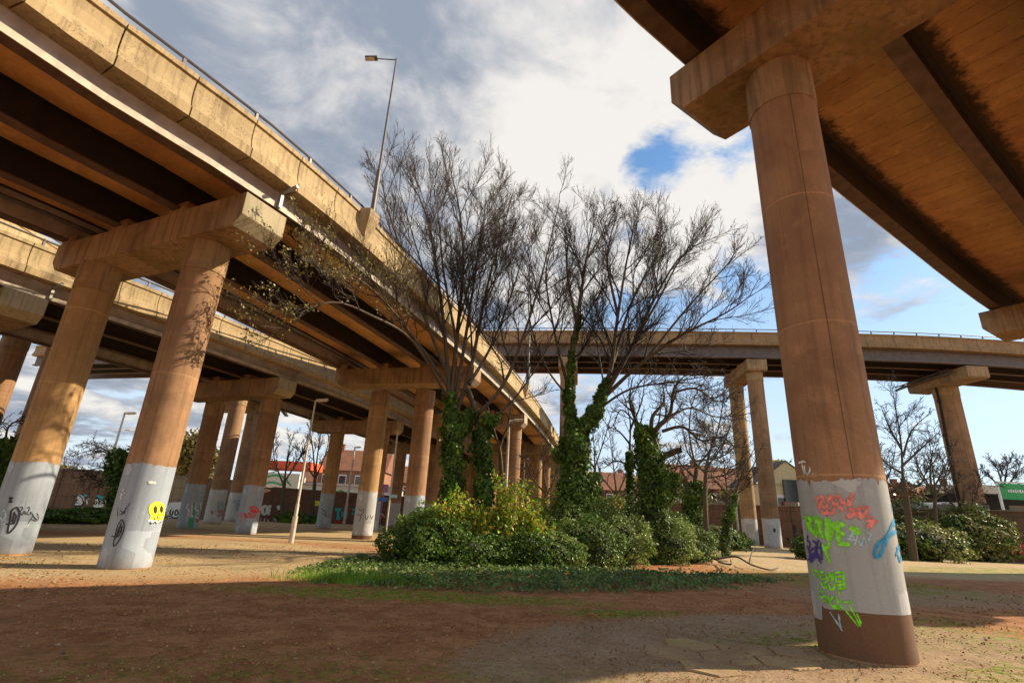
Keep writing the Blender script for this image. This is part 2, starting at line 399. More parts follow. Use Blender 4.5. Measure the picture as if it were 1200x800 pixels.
bA3, _ = beam_at(rootA, PA, 1.7, 44.0, .05, 9.3, 9.0, 1.03, 1.4, plinths=[.42, 3.1, 6.05, 8.9], end_mat='beam_pale')
bA4, _ = beam_at(rootA, PA, 5.1, 62.0, .05, 9.3, 9.0, 1.03, 1.4, plinths=[.42, 3.1, 6.05, 8.9], end_mat='beam_pale')
bA5, _ = beam_at(rootA, PA, 7.0, 72.5, .05, 9.3, 9.0, 1.03, 1.4, plinths=[.42, 3.1, 6.05, 8.9])
PL2 = (-9.38, 14.05); PL1 = (-14.1, 15.95)
pL2 = pillar(rootA, *PL2, 9.0, .565, 'pillar', 'band_blue', 2.47, 'pillar with a yellow skull face painted on its blue-grey band')
pL1 = pillar(rootA, *PL1, 9.0, .57, 'pillar_tan', 'band_blue', 2.5, 'pillar at the left edge with a black looping tag on its blue-grey band')
pA2 = pillar(rootA, -8.5, 33.3, 9.0, .6, 'pillar_tan', 'band_grey', 2.75, base=(.22, 'foot_brown'))
pillar(rootA, -5.35, 32.1, 9.0, .6, 'pillar', 'band_blue', 2.6)
pillar(rootA, .62, 45.0, 9.0, .6, 'pillar'); pillar(rootA, -5.75, 46.8, 9.0, .6, 'pillar', 'band_grey', 2.4)
pillar(rootA, 3.75, 63.0, 9.0, .6, 'pillar_tan'); pillar(rootA, -1.6, 64.2, 9.0, .6, 'pillar')
pillar(rootA, 5.6, 73.2, 9.0, .6, 'pillar'); pillar(rootA, 1.0, 74.2, 9.0, .6, 'pillar')
# corbel under the tall lamp + drain outlets
def corbel(root, path, x, y, zg):
    u = path.nearest(x, y); q, t, n = path.at(u, .2); q2, _, _ = path.at(u, .62)
    V = []
    for z, w, o in ((zg+2.06, .42, .62), (zg+1.75, .40, .60), (zg+1.2, .22, .42), (zg+.72, .08, .37)):
        a, _, _ = path.at(u, .2); b, _, _ = path.at(u, o)
        for s_ in (-1, 1): V.append((*(a+t*w*s_), z)); 
        for s_ in (1, -1): V.append((*(b+t*w*s_*.75), z))
    F = [(0, 1, 2, 3), (12, 15, 14, 13)]
    for i in range(3):
        for j in range(4): k = (j+1) % 4; F.append((i*4+j, i*4+k, (i+1)*4+k, (i+1)*4+j))
    o = mobj('lamp_corbel', V, F, M['parapet'], root); fixn(o); return u
uc = corbel(rootA, PA, -5.95, 16.85, ZA); uc2 = corbel(rootA, PA, 1.2, 42.0, ZA)
def drain(root, path, u, zg, s=1.):
    q, t, n = path.at(u, -.02); b = MB(); e, _, _ = path.at(u, .62*s)
    b.tube([(*q, zg+.52*s), (*e, zg+.62*s)], .06*s, 8); f, _, _ = path.at(u, .02); b.box((*f, zg+.3*s), (.05*s, .05*s, .3*s), (*t, 0), (*n, 0))
    b.obj('drain_spout', M['galv'], root)
drain(rootA, PA, uA1+.35, ZA)
# service pipe slung under the inner girders
b = MB(); pts = []
for u in np.arange(2, PA.L-4, 2.): q, _, _ = PA.at(u, -8.2); pts.append((*q, ZA+.3))
b.tube(pts, .09, 8); b.obj('service_pipe', M['rail'], rootA)
# ================================================================== VIADUCT B (lower, beyond A on the left)
ZB = 9.22
b_ctrl = [(-34, -14), (-27, 2), (-23.2, 11), (-20.2, 17.6), (-17.1, 24.0), (-14.6, 30.0), (-12.1, 36.5), (-10.2, 43), (-8.4, 51), (-5.9, 62), (-3.6, 74), (-2.0, 86)]
PB = Path(b_ctrl, 1)
rootB = thing('viaduct', 'lower slip road viaduct running behind the curving one at left', 'viaduct', (-17, 24, 0), 'concrete motorway viaducts')
deck(rootB, PB, ZB, 8.6, 0, PB.L, [-.25, -2.95, -5.65, -8.35])
kw = dict(plinths=[.42, 3.0, 5.7, 8.1], end_mat='beam_pale')
beam_at(rootB, PB, -19.6, 18.8, .25, 8.8, 8.1, 1.02, 1.45, **kw)
beam_at(rootB, PB, -14.0, 31.6, .25, 8.8, 8.1, 1.02, 1.45, **kw)
beam_at(rootB, PB, -9.7, 45.0, .25, 8.4, 8.1, 1.02, 1.4, **kw)
beam_at(rootB, PB, -6.5, 59.5, .25, 8.4, 8.1, 1.02, 1.4, **kw)
q = on_path(PB, -19.6, 18.8, -5.4); pillar(rootB, *q, 8.1, .6, 'pillar', 'band_blue', 2.4); q = on_path(PB, -19.6, 18.8, -7.8); pillar(rootB, *q, 8.1, .6, 'pillar', 'band_blue', 2.4)
PB4 = (-15.3, 32.75); PB1 = (-20.3, 35.3)
pB4 = pillar(rootB, *PB4, 8.1, .6, 'pillar', 'band_blue', 2.75, 'pillar with a red tag on its blue-grey band')
pB1 = pillar(rootB, *PB1, 8.1, .6, 'pillar', 'band_blue', 2.75, 'pillar with white and green lettering on its blue-grey band')
PB380 = (-15.5, 47.2)
p380 = pillar(rootB, *PB380, 8.1, .6, 'pillar_tan', 'band_blue', 2.9); pillar(rootB, -11.0, 45.6, 8.1, .6, 'pillar', 'band_blue', 2.6)
pillar(rootB, -12.2, 60.6, 8.1, .6, 'pillar', 'band_grey', 2.6); pillar(rootB, -8.2, 59.9, 8.1, .6, 'pillar', 'band_grey', 2.6)
drain(rootB, PB, PB.nearest(-14.0, 31.6)+.8, ZB); drain(rootB, PB, PB.nearest(-19.6, 18.8)+.8, ZB)
# ================================================================== VIADUCT F (highest at far left, mostly hidden behind B)
rootF = thing('viaduct', 'distant high viaduct on bare brown pillars standing behind the slip road at far left', 'viaduct', (-24, 47, 0), 'concrete motorway viaducts')
PF = Path([(-24, 10), (-24.5, 22), (-24.6, 34), (-24.0, 44), (-24.8, 54), (-27, 63)], 1)
deck(rootF, PF, 12.1, 7.5, 0, PF.L, [-.25, -2.6, -4.9, -7.25], panel=3.4)
for (x, y, m, bm_) in ((-27.7, 30.4, 'pillar', None), (-24.75, 46.6, 'pillar', 'band_white'), (-27.1, 54.6, 'pillar', 'band_white')):
    pp = pillar(rootF, x, y, 11.1, .68, m, bm_, 2.75)
    if (x, y) == (-24.75, 46.6): pF2 = pp
    if (x, y) == (-27.1, 54.6): pF3 = pp
crossbeam(rootF, (-24.4, 31), (-31.8, 31), 11.0, 1.0, 1.4); crossbeam(rootF, (-24.0, 46.6), (-31.4, 47.0), 11.0, 1.0, 1.4); crossbeam(rootF, (-25.0, 54.5), (-32.3, 55.5), 11.0, 1.0, 1.4)
pillar(rootF, -31.2, 31.0, 11.1, .68, 'pillar'); pillar(rootF, -30.3, 47, 11.1, .68, 'pillar')
# ================================================================== VIADUCT C (far, crosses the view)
SC = 1.15; ZC = 19.45
M['steel_far'] = plain('far_girder_steel', (.1, .075, .07), .6, 0, .2, 2)
rootC = thing('viaduct', 'high straight viaduct crossing the distance from behind the trees to the right edge', 'viaduct', (28, 57, 0), 'concrete motorway viaducts')
PC = Path([(-70, 73), (-45, 66.5), (-25, 60.8), (0, 56.6), (14, 54.6), (28, 53.1), (39, 52.1), (49, 51.9), (60, 52.6), (74, 54.8), (90, 59)], 1)
deck(rootC, PC, ZC, 8.0, 0, PC.L, [-.35, -2.8, -5.2, -7.65], sc=SC, panel=2.6, mats=dict(par=M['parapet_far'], out=M['steel_far'], edge=M['steel_far']), gd=1.5)
def crossC(x, y, w=2.1, ww=8.4, zb=18.0): return beam_at(rootC, PC, x, y, .1, ww, zb, 1.25, w, plinths=[.8, 3., 5.3, 7.6], chamfer=.2)[0]
crossC(26.6, 53.2); crossC(49.6, 52.9, 2.4, 8.2)
crossC(6.7, 55.8)
pC2 = pillar(rootC, 27.0, 54.4, 18.0, .82, 'pillar', 'band_white', 2.75); pC1 = pillar(rootC, 27.35, 60.0, 18.0, .82, 'pillar_tan', 'band_white', 2.75)
pillar(rootC, 6.6, 57.3, 18.0, .8, 'pillar'); pillar(rootC, 7.4, 62.2, 18.0, .8, 'pillar')
pCR = pillar(rootC, 50.2, 56.9, 18.0, 1.2, 'pillar', label='thick pillar behind the boundary wall with a black downpipe running down it')

b = MB()
pts = [cyl_hit(x, y, 50.2, 56.9, 1.3) for x, y in ((1096, 452), (1101, 470), (1108, 510), (1116, 550), (1123, 585))]; pts.append(np.array([pts[-1][0]+.3, pts[-1][1], 0.3])); b.tube(pts, .13, 8)
for q in pts[:4]: b.box(q, (.24, .1, .16))
b.obj('downpipe', M['void'], pCR)
b = MB()
for i in range(5):
    y0 = 53.2+i*1.7; b.tube([(49.2, y0, 19.2+.15*(i % 2)), (48.3, y0+.5, 18.9+.2*(i % 3)), (47.9, y0+1.2, 18.75)], .12, 6)
b.tube([(48.05, 53.5, 18.9), (48.05, 61.6, 18.8)], .12, 6); b.tube([(48.1, 53.5, 19.3), (48.1, 61.6, 19.2)], .08, 6)
b.obj('beam_pipework', M['rail'], rootC)
# ================================================================== VIADUCT D (overhead at upper right)
ZD = 11.72
rootD = thing('viaduct', 'nearest viaduct passing overhead at upper right, seen from below with orange soffit', 'viaduct', (5.3, 8.3, 0), 'concrete motorway viaducts')
PD = Path([(-30, -19), (-17, -8), (-8, -.2), (1.62, 7.56), (3.7, 9.15), (6.8, 11.32), (9.95, 13.52), (13.9, 16.22), (17.9, 18.95), (22.6, 22.0), (29, 25.8), (40, 31.5), (54, 37.5)], -1)
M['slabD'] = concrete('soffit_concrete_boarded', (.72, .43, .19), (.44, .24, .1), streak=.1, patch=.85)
def board_marks(m):   # shuttering marks left in the concrete
    t = NT(m.node_tree); bs = t.n['Principled BSDF']; src = bs.inputs['Base Color'].links[0].from_socket
    co = objco(t); mp = t.node('ShaderNodeMapping'); t.link(co, mp.inputs[0]); mp.inputs['Rotation'].default_value = (0, 0, rad(-34.5))
    xyz = t.node('ShaderNodeSeparateXYZ'); t.link(mp.outputs[0], xyz.inputs[0]); n = t.noise(co, 1.3, 4)
    n2 = t.noise(co, 5, 5, .7)
    w = t.math('ADD', xyz.outputs[0], t.math('MULTIPLY', n, .08))
    fr = t.math('FRACT', t.math('DIVIDE', w, .62)); d = t.math('ABSOLUTE', t.math('SUBTRACT', fr, .5))
    k = t.math('MULTIPLY', t.smooth(d, .008, .035, 1, 0), t.smooth(n2, .38, .58))
    c = t.mix(t.math('MULTIPLY', k, .85), src, (.05, .02, .01))
    wn = t.node('ShaderNodeTexWhiteNoise', noise_dimensions='1D'); t.link(t.math('FLOOR', t.math('SUBTRACT', t.math('DIVIDE', w, .62), .5)), wn.inputs['W'])
    c = t.mix(t.smooth(wn.outputs[0], 0, 1, 0, .16), c, (.24, .11, .045)); t.link(c, bs.inputs['Base Color'])
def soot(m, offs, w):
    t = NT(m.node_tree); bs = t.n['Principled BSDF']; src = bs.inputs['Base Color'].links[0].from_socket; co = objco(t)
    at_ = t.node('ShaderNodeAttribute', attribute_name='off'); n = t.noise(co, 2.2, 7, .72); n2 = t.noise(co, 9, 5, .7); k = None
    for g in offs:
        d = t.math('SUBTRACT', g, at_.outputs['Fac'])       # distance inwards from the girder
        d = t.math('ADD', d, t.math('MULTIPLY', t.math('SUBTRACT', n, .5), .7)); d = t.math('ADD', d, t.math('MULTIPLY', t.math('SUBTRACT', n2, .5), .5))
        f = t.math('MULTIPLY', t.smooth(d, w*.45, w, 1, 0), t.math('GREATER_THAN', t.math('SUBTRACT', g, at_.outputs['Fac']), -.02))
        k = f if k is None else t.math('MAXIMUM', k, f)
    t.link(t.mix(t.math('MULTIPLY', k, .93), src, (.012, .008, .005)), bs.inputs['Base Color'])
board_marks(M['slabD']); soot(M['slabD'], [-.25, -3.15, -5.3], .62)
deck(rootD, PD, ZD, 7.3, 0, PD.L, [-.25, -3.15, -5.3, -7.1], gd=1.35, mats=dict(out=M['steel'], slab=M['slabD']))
def beam_D(x, y, **k):
    return beam_at(rootD, PD, x, y, .35, 7.8, 10.5, 1.15, 1.65, plinths=[.75, 3.5, 5.6], **k)[0]
beam_D(4.2, 9.55, end_mat='beam'); beam_D(22.5, 21.9, end_mat='beam_pale', mat='beam'); beam_D(-13.5, -5)
PR = (5.28, 8.28)
edge = [None]
def foot_top(a):
    # stepped brush edge on the shaded side
    a = (a+2.14+math.pi) % (2*math.pi)-math.pi
    return .60 if a > -.45 else (.64 if a > -.52 else (.585 if a > -.86 else (.62 if a > -.9 else .42)))
pR = pillar(rootD, *PR, 10.5, .6, 'pillar_warm', 'band_grey', 2.37, 'nearest pillar, grey band covered in green, coral, purple and blue graffiti above a brown foot', base=(foot_top, 'foot_brown'))
q = on_path(PD, 4.2, 9.55, -6.0); pillar(rootD, *q, 10.5, .6, 'pillar', 'band_grey', 2.37)
for o_ in (-2.2, -5.9): q = on_path(PD, 22.5, 21.9, o_); pillar(rootD, *q, 10.5, .6, 'pillar', 'band_grey', 2.4)
# ================================================================== GROUND
def ground_mat():
    m, t, b = newmat('ground_soil_and_worn_tarmac'); co = objco(t)
    xyz = t.node('ShaderNodeSeparateXYZ'); t.link(co, xyz.inputs[0]); X, Y = xyz.outputs[0], xyz.outputs[1]
    n1 = t.noise(co, .35, 6, .6, .5); n2 = t.noise(co, 1.7, 7, .68, .3); n3 = t.noise(co, 11, 6, .7); n4 = t.noise(co, 60, 4, .75); n5 = t.noise(co, 4.2, 6, .75)
    def blob(cx, cy, rx, ry, rot=0., soft=.35, wob=.5):
        c_, s_ = math.cos(rot), math.sin(rot)
        dx = t.math('SUBTRACT', X, cx); dy = t.math('SUBTRACT', Y, cy)
        u = t.math('DIVIDE', t.math('ADD', t.math('MULTIPLY', dx, c_), t.math('MULTIPLY', dy, s_)), rx)
        v = t.math('DIVIDE', t.math('SUBTRACT', t.math('MULTIPLY', dy, c_), t.math('MULTIPLY', dx, s_)), ry)
        d = t.math('SQRT', t.math('ADD', t.math('MULTIPLY', u, u), t.math('MULTIPLY', v, v)))
        d = t.math('ADD', d, t.math('MULTIPLY', t.math('SUBTRACT', n2, .5), wob))
        d = t.math('ADD', d, t.math('MULTIPLY', t.math('SUBTRACT', n5, .5), wob*.6))
        return t.smooth(d, 1-soft, 1+soft*.4, 1, 0)
    red = t.mix(t.smooth(n2, .35, .65), (.42, .17, .06), (.66, .32, .135))
    red = t.mix(t.smooth(n5, .52, .72, 0, .6), red, (.12, .052, .022))
    red = t.mix(t.smooth(n3, .5, .72, 0, .5), red, (.42, .21, .11))
    tan = t.mix(t.smooth(n1, .35, .65), (.64, .49, .27), (.56, .4, .21))
    tan = t.mix(t.smooth(n5, .55, .75, 0, .5), tan, (.22, .12, .06))
    tar = t.mix(t.smooth(n2, .35, .65), (.56, .4, .25), (.44, .29, .17))
    tar = t.mix(t.smooth(n3, .45, .7, 0, .35), tar, (.46, .3, .17))
    c = red
    bl = lambda *a, **k: blob(*a, **k)
    far = t.smooth(t.math('ADD', Y, t.math('MULTIPLY', n2, 1.5)), 26, 31); c = t.mix(far, c, tan)
    c = t.mix(bl(-13, 18.5, 10.5, 8.2, .1, soft=.2, wob=.25), c, tan)
    c = t.mix(bl(4.5, 8.2, 5.4, 3.1, .42, soft=.12, wob=.3), c, tar)
    c = t.mix(bl(7.5, 5.0, 6.0, 3.0, .3, soft=.25, wob=.5), c, tan)
    c = t.mix(bl(20, 28, 11, 4.2, .3, soft=.25, wob=.5), c, tan)
    c = t.mix(t.math('MULTIPLY', bl(13, 16.5, 6, 2.2, .35), .8), c, tar)
    # moss
    mo = t.mix(t.smooth(n3, .35, .7), (.14, .2, .012), (.36, .42, .02)); mo = t.mix(t.smooth(n4, .45, .65, 0, .5), mo, (.42, .44, .04))
    pat = t.smooth(n5, .44, .6); patl = t.smooth(n2, .42, .58)
    def moss(c, f, k=.9, pm=None): return t.mix(t.math('MULTIPLY', t.math('MULTIPLY', f, pm or pat), k), c, mo)
    c = moss(c, bl(-1.6, 11.9, 4.4, .9, .06, soft=.5), 1., t.smooth(n5, .38, .52)); c = moss(c, bl(2.3, 10.9, 1.4, .5, .25, soft=.5), 1., t.smooth(n5, .38, .52)); c = moss(c, bl(8.2, 11.5, 2.2, 1.2, .5, soft=.6), .9)
    c = moss(c, bl(5.0, 9.0, 2.6, 1.0, .4, soft=.6), 1.); c = moss(c, bl(7.3, 7.7, 1.9, .75, .3, soft=.4), 1); c = moss(c, bl(10.5, 10.3, 4.0, 1.2, .4, soft=.5), .85)
    c = moss(c, bl(12.5, 20, 4.5, 4.5, .4, soft=.6), 1., patl); c = moss(c, bl(30, 33, 15, 2.5, .45, soft=.5), .9, patl); c = moss(c, bl(-1.5, 5.3, 5, 2.0, 0, soft=.8), .65)
    c = moss(c, bl(-22, 38, 9, 3, -.5, soft=.6), .5)
    # fine grit
    c = t.mix(t.smooth(n3, .38, .62, .75, 0), c, t.mix(1., c, (.68, .64, .62), 'MULTIPLY')); c = t.mix(t.smooth(n4, .35, .65, 0, .7), c, t.mix(1., c, (.58, .54, .52), 'MULTIPLY'))
    vo = t.node('ShaderNodeTexVoronoi', feature='F1'); t.link(co, vo.inputs['Vector']); vo.inputs['Scale'].default_value = 3.2
    c = t.mix(t.smooth(vo.outputs['Distance'], .035, .07, .75, 0), c, (.5, .38, .24))
    t.link(c, b.inputs['Base Color']); b.inputs['Roughness'].default_value = .92
    b.inputs['Specular IOR Level'].default_value = .25
    h = t.math('ADD', t.math('MULTIPLY', n3, 1.), t.math('ADD', t.math('MULTIPLY', n4, .5), t.math('MULTIPLY', n5, .9)))
    t.link(t.bump(h, .9, .05), b.inputs['Normal']); return m
M['ground'] = ground_mat()
def ground():
    xs = np.r_[np.linspace(-400, -60, 12), np.linspace(-50, 70, 110), np.linspace(80, 400, 12)]
    ys = np.r_[np.linspace(-300, -25, 8), np.linspace(-20, 80, 100), np.linspace(90, 700, 14)]
    rng = np.random.default_rng(3)
    V = []
    for y in ys:
        for x in xs:
            V.append((x, y, .03*math.sin(x*.37+1)*math.sin(y*.29)*min(1, abs(y-4)/8) - .02))
    nx = len(xs); F = [(j*nx+i, j*nx+i+1, (j+1)*nx+i+1, (j+1)*nx+i) for j in range(len(ys)-1) for i in range(nx-1)]
    mobj('ground', V, F, M['ground'], kind='structure', smooth=True)
ground()
# hexagonal concrete paving showing through
M['hex'] = concrete('hex_paving', (.4, .27, .13), (.2, .12, .06), streak=0., patch=.9, moss=(.22, .25, .03), bump=.4)
def hexpave():
    mb = MB(); rng = random.Random(5); R = .42
    regs = [(3.3, 7.9, 1.35, .85, .3), (9.6, 7.0, 1.5, .7, .35), (4.9, 6.35, 1.9, .7, .3)]
    a0 = rad(22)
    for i in range(-14, 22):
        for j in range(-14, 22):
            u = i*R*1.5; v = (j+(i % 2)*.5)*R*1.732
            x = 4.5+u*math.cos(a0)-v*math.sin(a0); y = 7.5+u*math.sin(a0)+v*math.cos(a0)
            ins = any(((x-cx)*math.cos(an)+(y-cy)*math.sin(an))**2/rx**2+((y-cy)*math.cos(an)-(x-cx)*math.sin(an))**2/ry**2 < 1 for cx, cy, rx, ry, an in regs)
            if not ins or math.hypot(x-PR[0], y-PR[1]) < .9 or rng.random() < .1: continue
            z = .001+rng.random()*.007; tx, ty = rng.uniform(-.01, .01), rng.uniform(-.01, .01); r_ = R*.945
            V = []
            for zz, rr in ((-.06, r_), (z-.008, r_), (z, r_-.014)):
                for k in range(6):
                    a = a0+k*math.pi/3; V.append((x+rr*math.cos(a), y+rr*math.sin(a), zz+(tx*math.cos(a)+ty*math.sin(a) if zz > 0 else 0)))
            F = [tuple(range(12, 18))]+[(l*6+k, l*6+(k+1) % 6, (l+1)*6+(k+1) % 6, (l+1)*6+k) for l in (0, 1) for k in range(6)]
            mb.add(V, F)
    mb.obj('paving', M['hex'], kind='structure')
hexpave()
# ================================================================== FOLIAGE helpers
def leafmat(name, cols, rough=.45, trans=.25, spec=.4):
    m, t, b = newmat(name); g = t.node('ShaderNodeNewGeometry'); r = g.outputs['Random Per Island']
    cr = t.node('ShaderNodeValToRGB'); t.link(r, cr.inputs[0]); e = cr.color_ramp
    while len(e.elements) < len(cols): e.elements.new(.5)
    for i, c in enumerate(cols): e.elements[i].position = i/(len(cols)-1); e.elements[i].color = (*c, 1)
    n = t.noise(objco(t), .9, 3); c = t.mix(1., cr.outputs[0], t.smooth(n, .3, .7, .7, 1.3), 'MULTIPLY')
    t.link(c, b.inputs['Base Color']); b.inputs['Roughness'].default_value = rough; b.inputs['Specular IOR Level'].default_value = spec
    tr = t.node('ShaderNodeBsdfTranslucent'); t.link(c, tr.inputs[0]); mx = t.node('ShaderNodeMixShader'); mx.inputs[0].default_value = trans
    t.link(b.outputs[0], mx.inputs[1]); t.link(tr.outputs[0], mx.inputs[2]); t.link(mx.outputs[0], t.n['Material Output'].inputs[0]); return m
M['ivy'] = leafmat('ivy_leaves', [(.04, .085, .012), (.075, .145, .018), (.05, .095, .016), (.17, .24, .035), (.065, .12, .02)], spec=.25)
M['ivy_pale'] = leafmat('pale_ivy_leaves', [(.09, .17, .03), (.18, .26, .05), (.3, .34, .1), (.1, .18, .03), (.42, .42, .16)], spec=.25)
M['ivy_blue'] = leafmat('ground_ivy_leaves', [(.06, .12, .025), (.1, .17, .04), (.15, .22, .065), (.08, .14, .025), (.26, .3, .1)], spec=.25)
M['yellow_leaf'] = leafmat('yellow_leaves', [(.55, .4, .03), (.34, .34, .04), (.6, .4, .06), (.24, .3, .03), (.45, .26, .04)], trans=.45)
M['bright_leaf'] = leafmat('bright_green_leaves', [(.14, .3, .02), (.24, .42, .03), (.1, .22, .02), (.36, .48, .04)], trans=.3)
M['olive_leaf'] = leafmat('olive_buds', [(.25, .2, .05), (.18, .15, .05), (.3, .24, .08), (.14, .14, .03)], trans=.3)
M['rhodo'] = leafmat('rhododendron_leaves', [(.08, .12, .02), (.18, .2, .045), (.3, .28, .09), (.12, .14, .03), (.38, .34, .13)], spec=.3)
M['brown_leaf'] = leafmat('dead_brown_leaves', [(.2, .09, .03), (.3, .15, .05), (.12, .06, .025)], trans=.1)
M['core'] = plain('dark_foliage_core', (.018, .022, .008), .95)  # near-black: the shade inside foliage is put into this colour
M['bark'] = concrete('bark', (.12, .085, .05), (.045, .03, .02), streak=.6, bump=.8)
M['twig'] = plain('twigs', (.045, .03, .02), .85, 0, .4, 1.5)
M['twig_dark'] = plain('dark_twigs', (.03, .021, .017), .85, 0, .4, 1.5)
M['stem'] = plain('green_bark', (.12, .12, .04), .85, 0, .3, 3)
def leaves_np(C, N, size, rng, jitter=.6):
    n = len(C); sz = size*rng.uniform(.5, 1.6, n)[:, None]
    N = N+rng.normal(0, jitter, (n, 3)); N /= np.linalg.norm(N, axis=1)[:, None]+1e-9
    R = rng.normal(0, 1, (n, 3)); A = np.cross(N, R); A /= np.linalg.norm(A, axis=1)[:, None]+1e-9; B = np.cross(N, A)
    V = np.stack([C-A*sz*.5, C+B*sz*.42+N*sz*.12, C+A*sz*.55, C-B*sz*.42+N*sz*.12], 1).reshape(-1, 3)
    i = np.arange(n)*4; F = np.concatenate([np.c_[i, i+1, i+2], np.c_[i, i+2, i+3]]); return V, F
def leafobj(name, C, N, size, mat, parent, seed=1, jitter=.6, **k):
    V, F = leaves_np(np.array(C), np.array(N), size, np.random.default_rng(seed), jitter)
    return mobj(name, V, F.tolist(), mat, parent, **k)
def lump(name, label, cat, lobes, nleaf, size, mat, seed=1, mat2=None, frac2=0., group=None, jitter=.7, noise=.2, core=True, leafname='foliage', extra=None):
    """shrub made of overlapping uneven lobes: (x,y,z,rx,ry,rz)."""
    rng = np.random.default_rng(seed); base_l = list(lobes); lobes = list(lobes)
    for l in base_l:
        for _ in range(5):
            a = rng.uniform(0, 6.28); e = rng.uniform(.1, 1.3); f = rng.uniform(.28, .5)
            lobes.append((l[0]+l[3]*.8*math.cos(a)*math.cos(e), l[1]+l[4]*.8*math.sin(a)*math.cos(e), max(.1, l[2]+l[5]*.82*math.sin(e)), l[3]*f, l[4]*f, l[5]*f*rng.uniform(.7, 1.1)))
    cx = sum(l[0] for l in lobes)/len(lobes); cy = sum(l[1] for l in lobes)/len(lobes)
    root = thing(name, label, cat, (cx, cy, 0), group)
    vol = np.array([(l[3]*l[4]+l[3]*l[5]+l[4]*l[5]) for l in lobes]); vol = vol/vol.sum()
    C = []; N = []
    for l, w in zip(lobes, vol):
        n = int(nleaf*w*1.9); d = rng.normal(0, 1, (n, 3)); d /= np.linalg.norm(d, axis=1)[:, None]
        ph = rng.uniform(0, 6, 6)
        k = 1+noise*(np.sin(d[:, 0]*5+ph[0])*np.sin(d[:, 1]*6+ph[1])+.7*np.sin(d[:, 2]*9+ph[2]+d[:, 0]*7)+.5*np.sin(d[:, 0]*17+ph[3])*np.sin(d[:, 2]*15+ph[4]+d[:, 1]*13))
        k *= 1-np.abs(rng.normal(0, .055, n))+ (rng.random(n) < .05)*rng.uniform(0, .16, n)
        r = np.array([l[3], l[4], l[5]]); p = np.array(l[:3])+d*r*k[:, None]; nn = d/r; nn /= np.linalg.norm(nn, axis=1)[:, None]
        keep = p[:, 2] > 0.02
        for j, o in enumerate(lobes):     # drop leaves buried in other lobes
            if o is l: continue
            q = (p-np.array(o[:3]))/np.array([o[3], o[4], o[5]]); keep &= (q**2).sum(1) > .72
        C.append(p[keep]); N.append(nn[keep])
    C = np.concatenate(C); N = np.concatenate(N)
    if mat2 is not None:
        g = np.sin(C[:, 0]*1.9+seed)+np.sin(C[:, 1]*2.3+1)+np.sin(C[:, 2]*4+2)+rng.normal(0, .8, len(C)); s_ = g > np.quantile(g, 1-frac2)
        leafobj(leafname, C[~s_], N[~s_]*1.+[0, 0, .25], size, mat, root, seed, jitter); leafobj('pale_foliage', C[s_], N[s_]+[0, 0, .25], size, mat2, root, seed+1, jitter)
    else: leafobj(leafname, C, N+[0, 0, .25], size, mat, root, seed, jitter)
    tw = MB(); r1 = random.Random(seed)
    for l in base_l:
        for _ in range(7):
            a = r1.uniform(0, 6.28); e = r1.uniform(.3, 1.4); d = np.array([math.cos(a)*math.cos(e), math.sin(a)*math.cos(e), math.sin(e)]); p = np.array(l[:3])+d*np.array(l[3:6])*.8; q = p+d*r1.uniform(.25, .6)*min(1.6, max(l[5], .5))+np.array([r1.gauss(0, .1), r1.gauss(0, .1), .08])
            if p[2] > .1: tw.tube(catmull([p, (p+q)/2+np.array([r1.gauss(0, .05), r1.gauss(0, .05), .03]), q], 3), np.linspace(.012, .005, 7), 4, False)
    if tw.v and nleaf > 5000: tw.obj('sprigs', M['twig'], root)
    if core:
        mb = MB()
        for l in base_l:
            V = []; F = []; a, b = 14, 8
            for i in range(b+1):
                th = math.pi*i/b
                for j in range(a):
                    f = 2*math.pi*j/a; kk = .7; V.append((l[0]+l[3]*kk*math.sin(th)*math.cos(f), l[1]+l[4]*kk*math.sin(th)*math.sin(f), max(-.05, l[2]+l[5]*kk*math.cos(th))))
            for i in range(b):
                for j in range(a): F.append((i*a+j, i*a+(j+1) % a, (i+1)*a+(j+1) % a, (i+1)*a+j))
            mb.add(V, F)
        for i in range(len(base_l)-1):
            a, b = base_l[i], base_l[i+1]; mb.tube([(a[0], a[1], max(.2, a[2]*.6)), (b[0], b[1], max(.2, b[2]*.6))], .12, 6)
        mb.obj('dark_core', M['core'], root)  # solid near-black lobes stand in for the shaded inside of the shrub
    return root
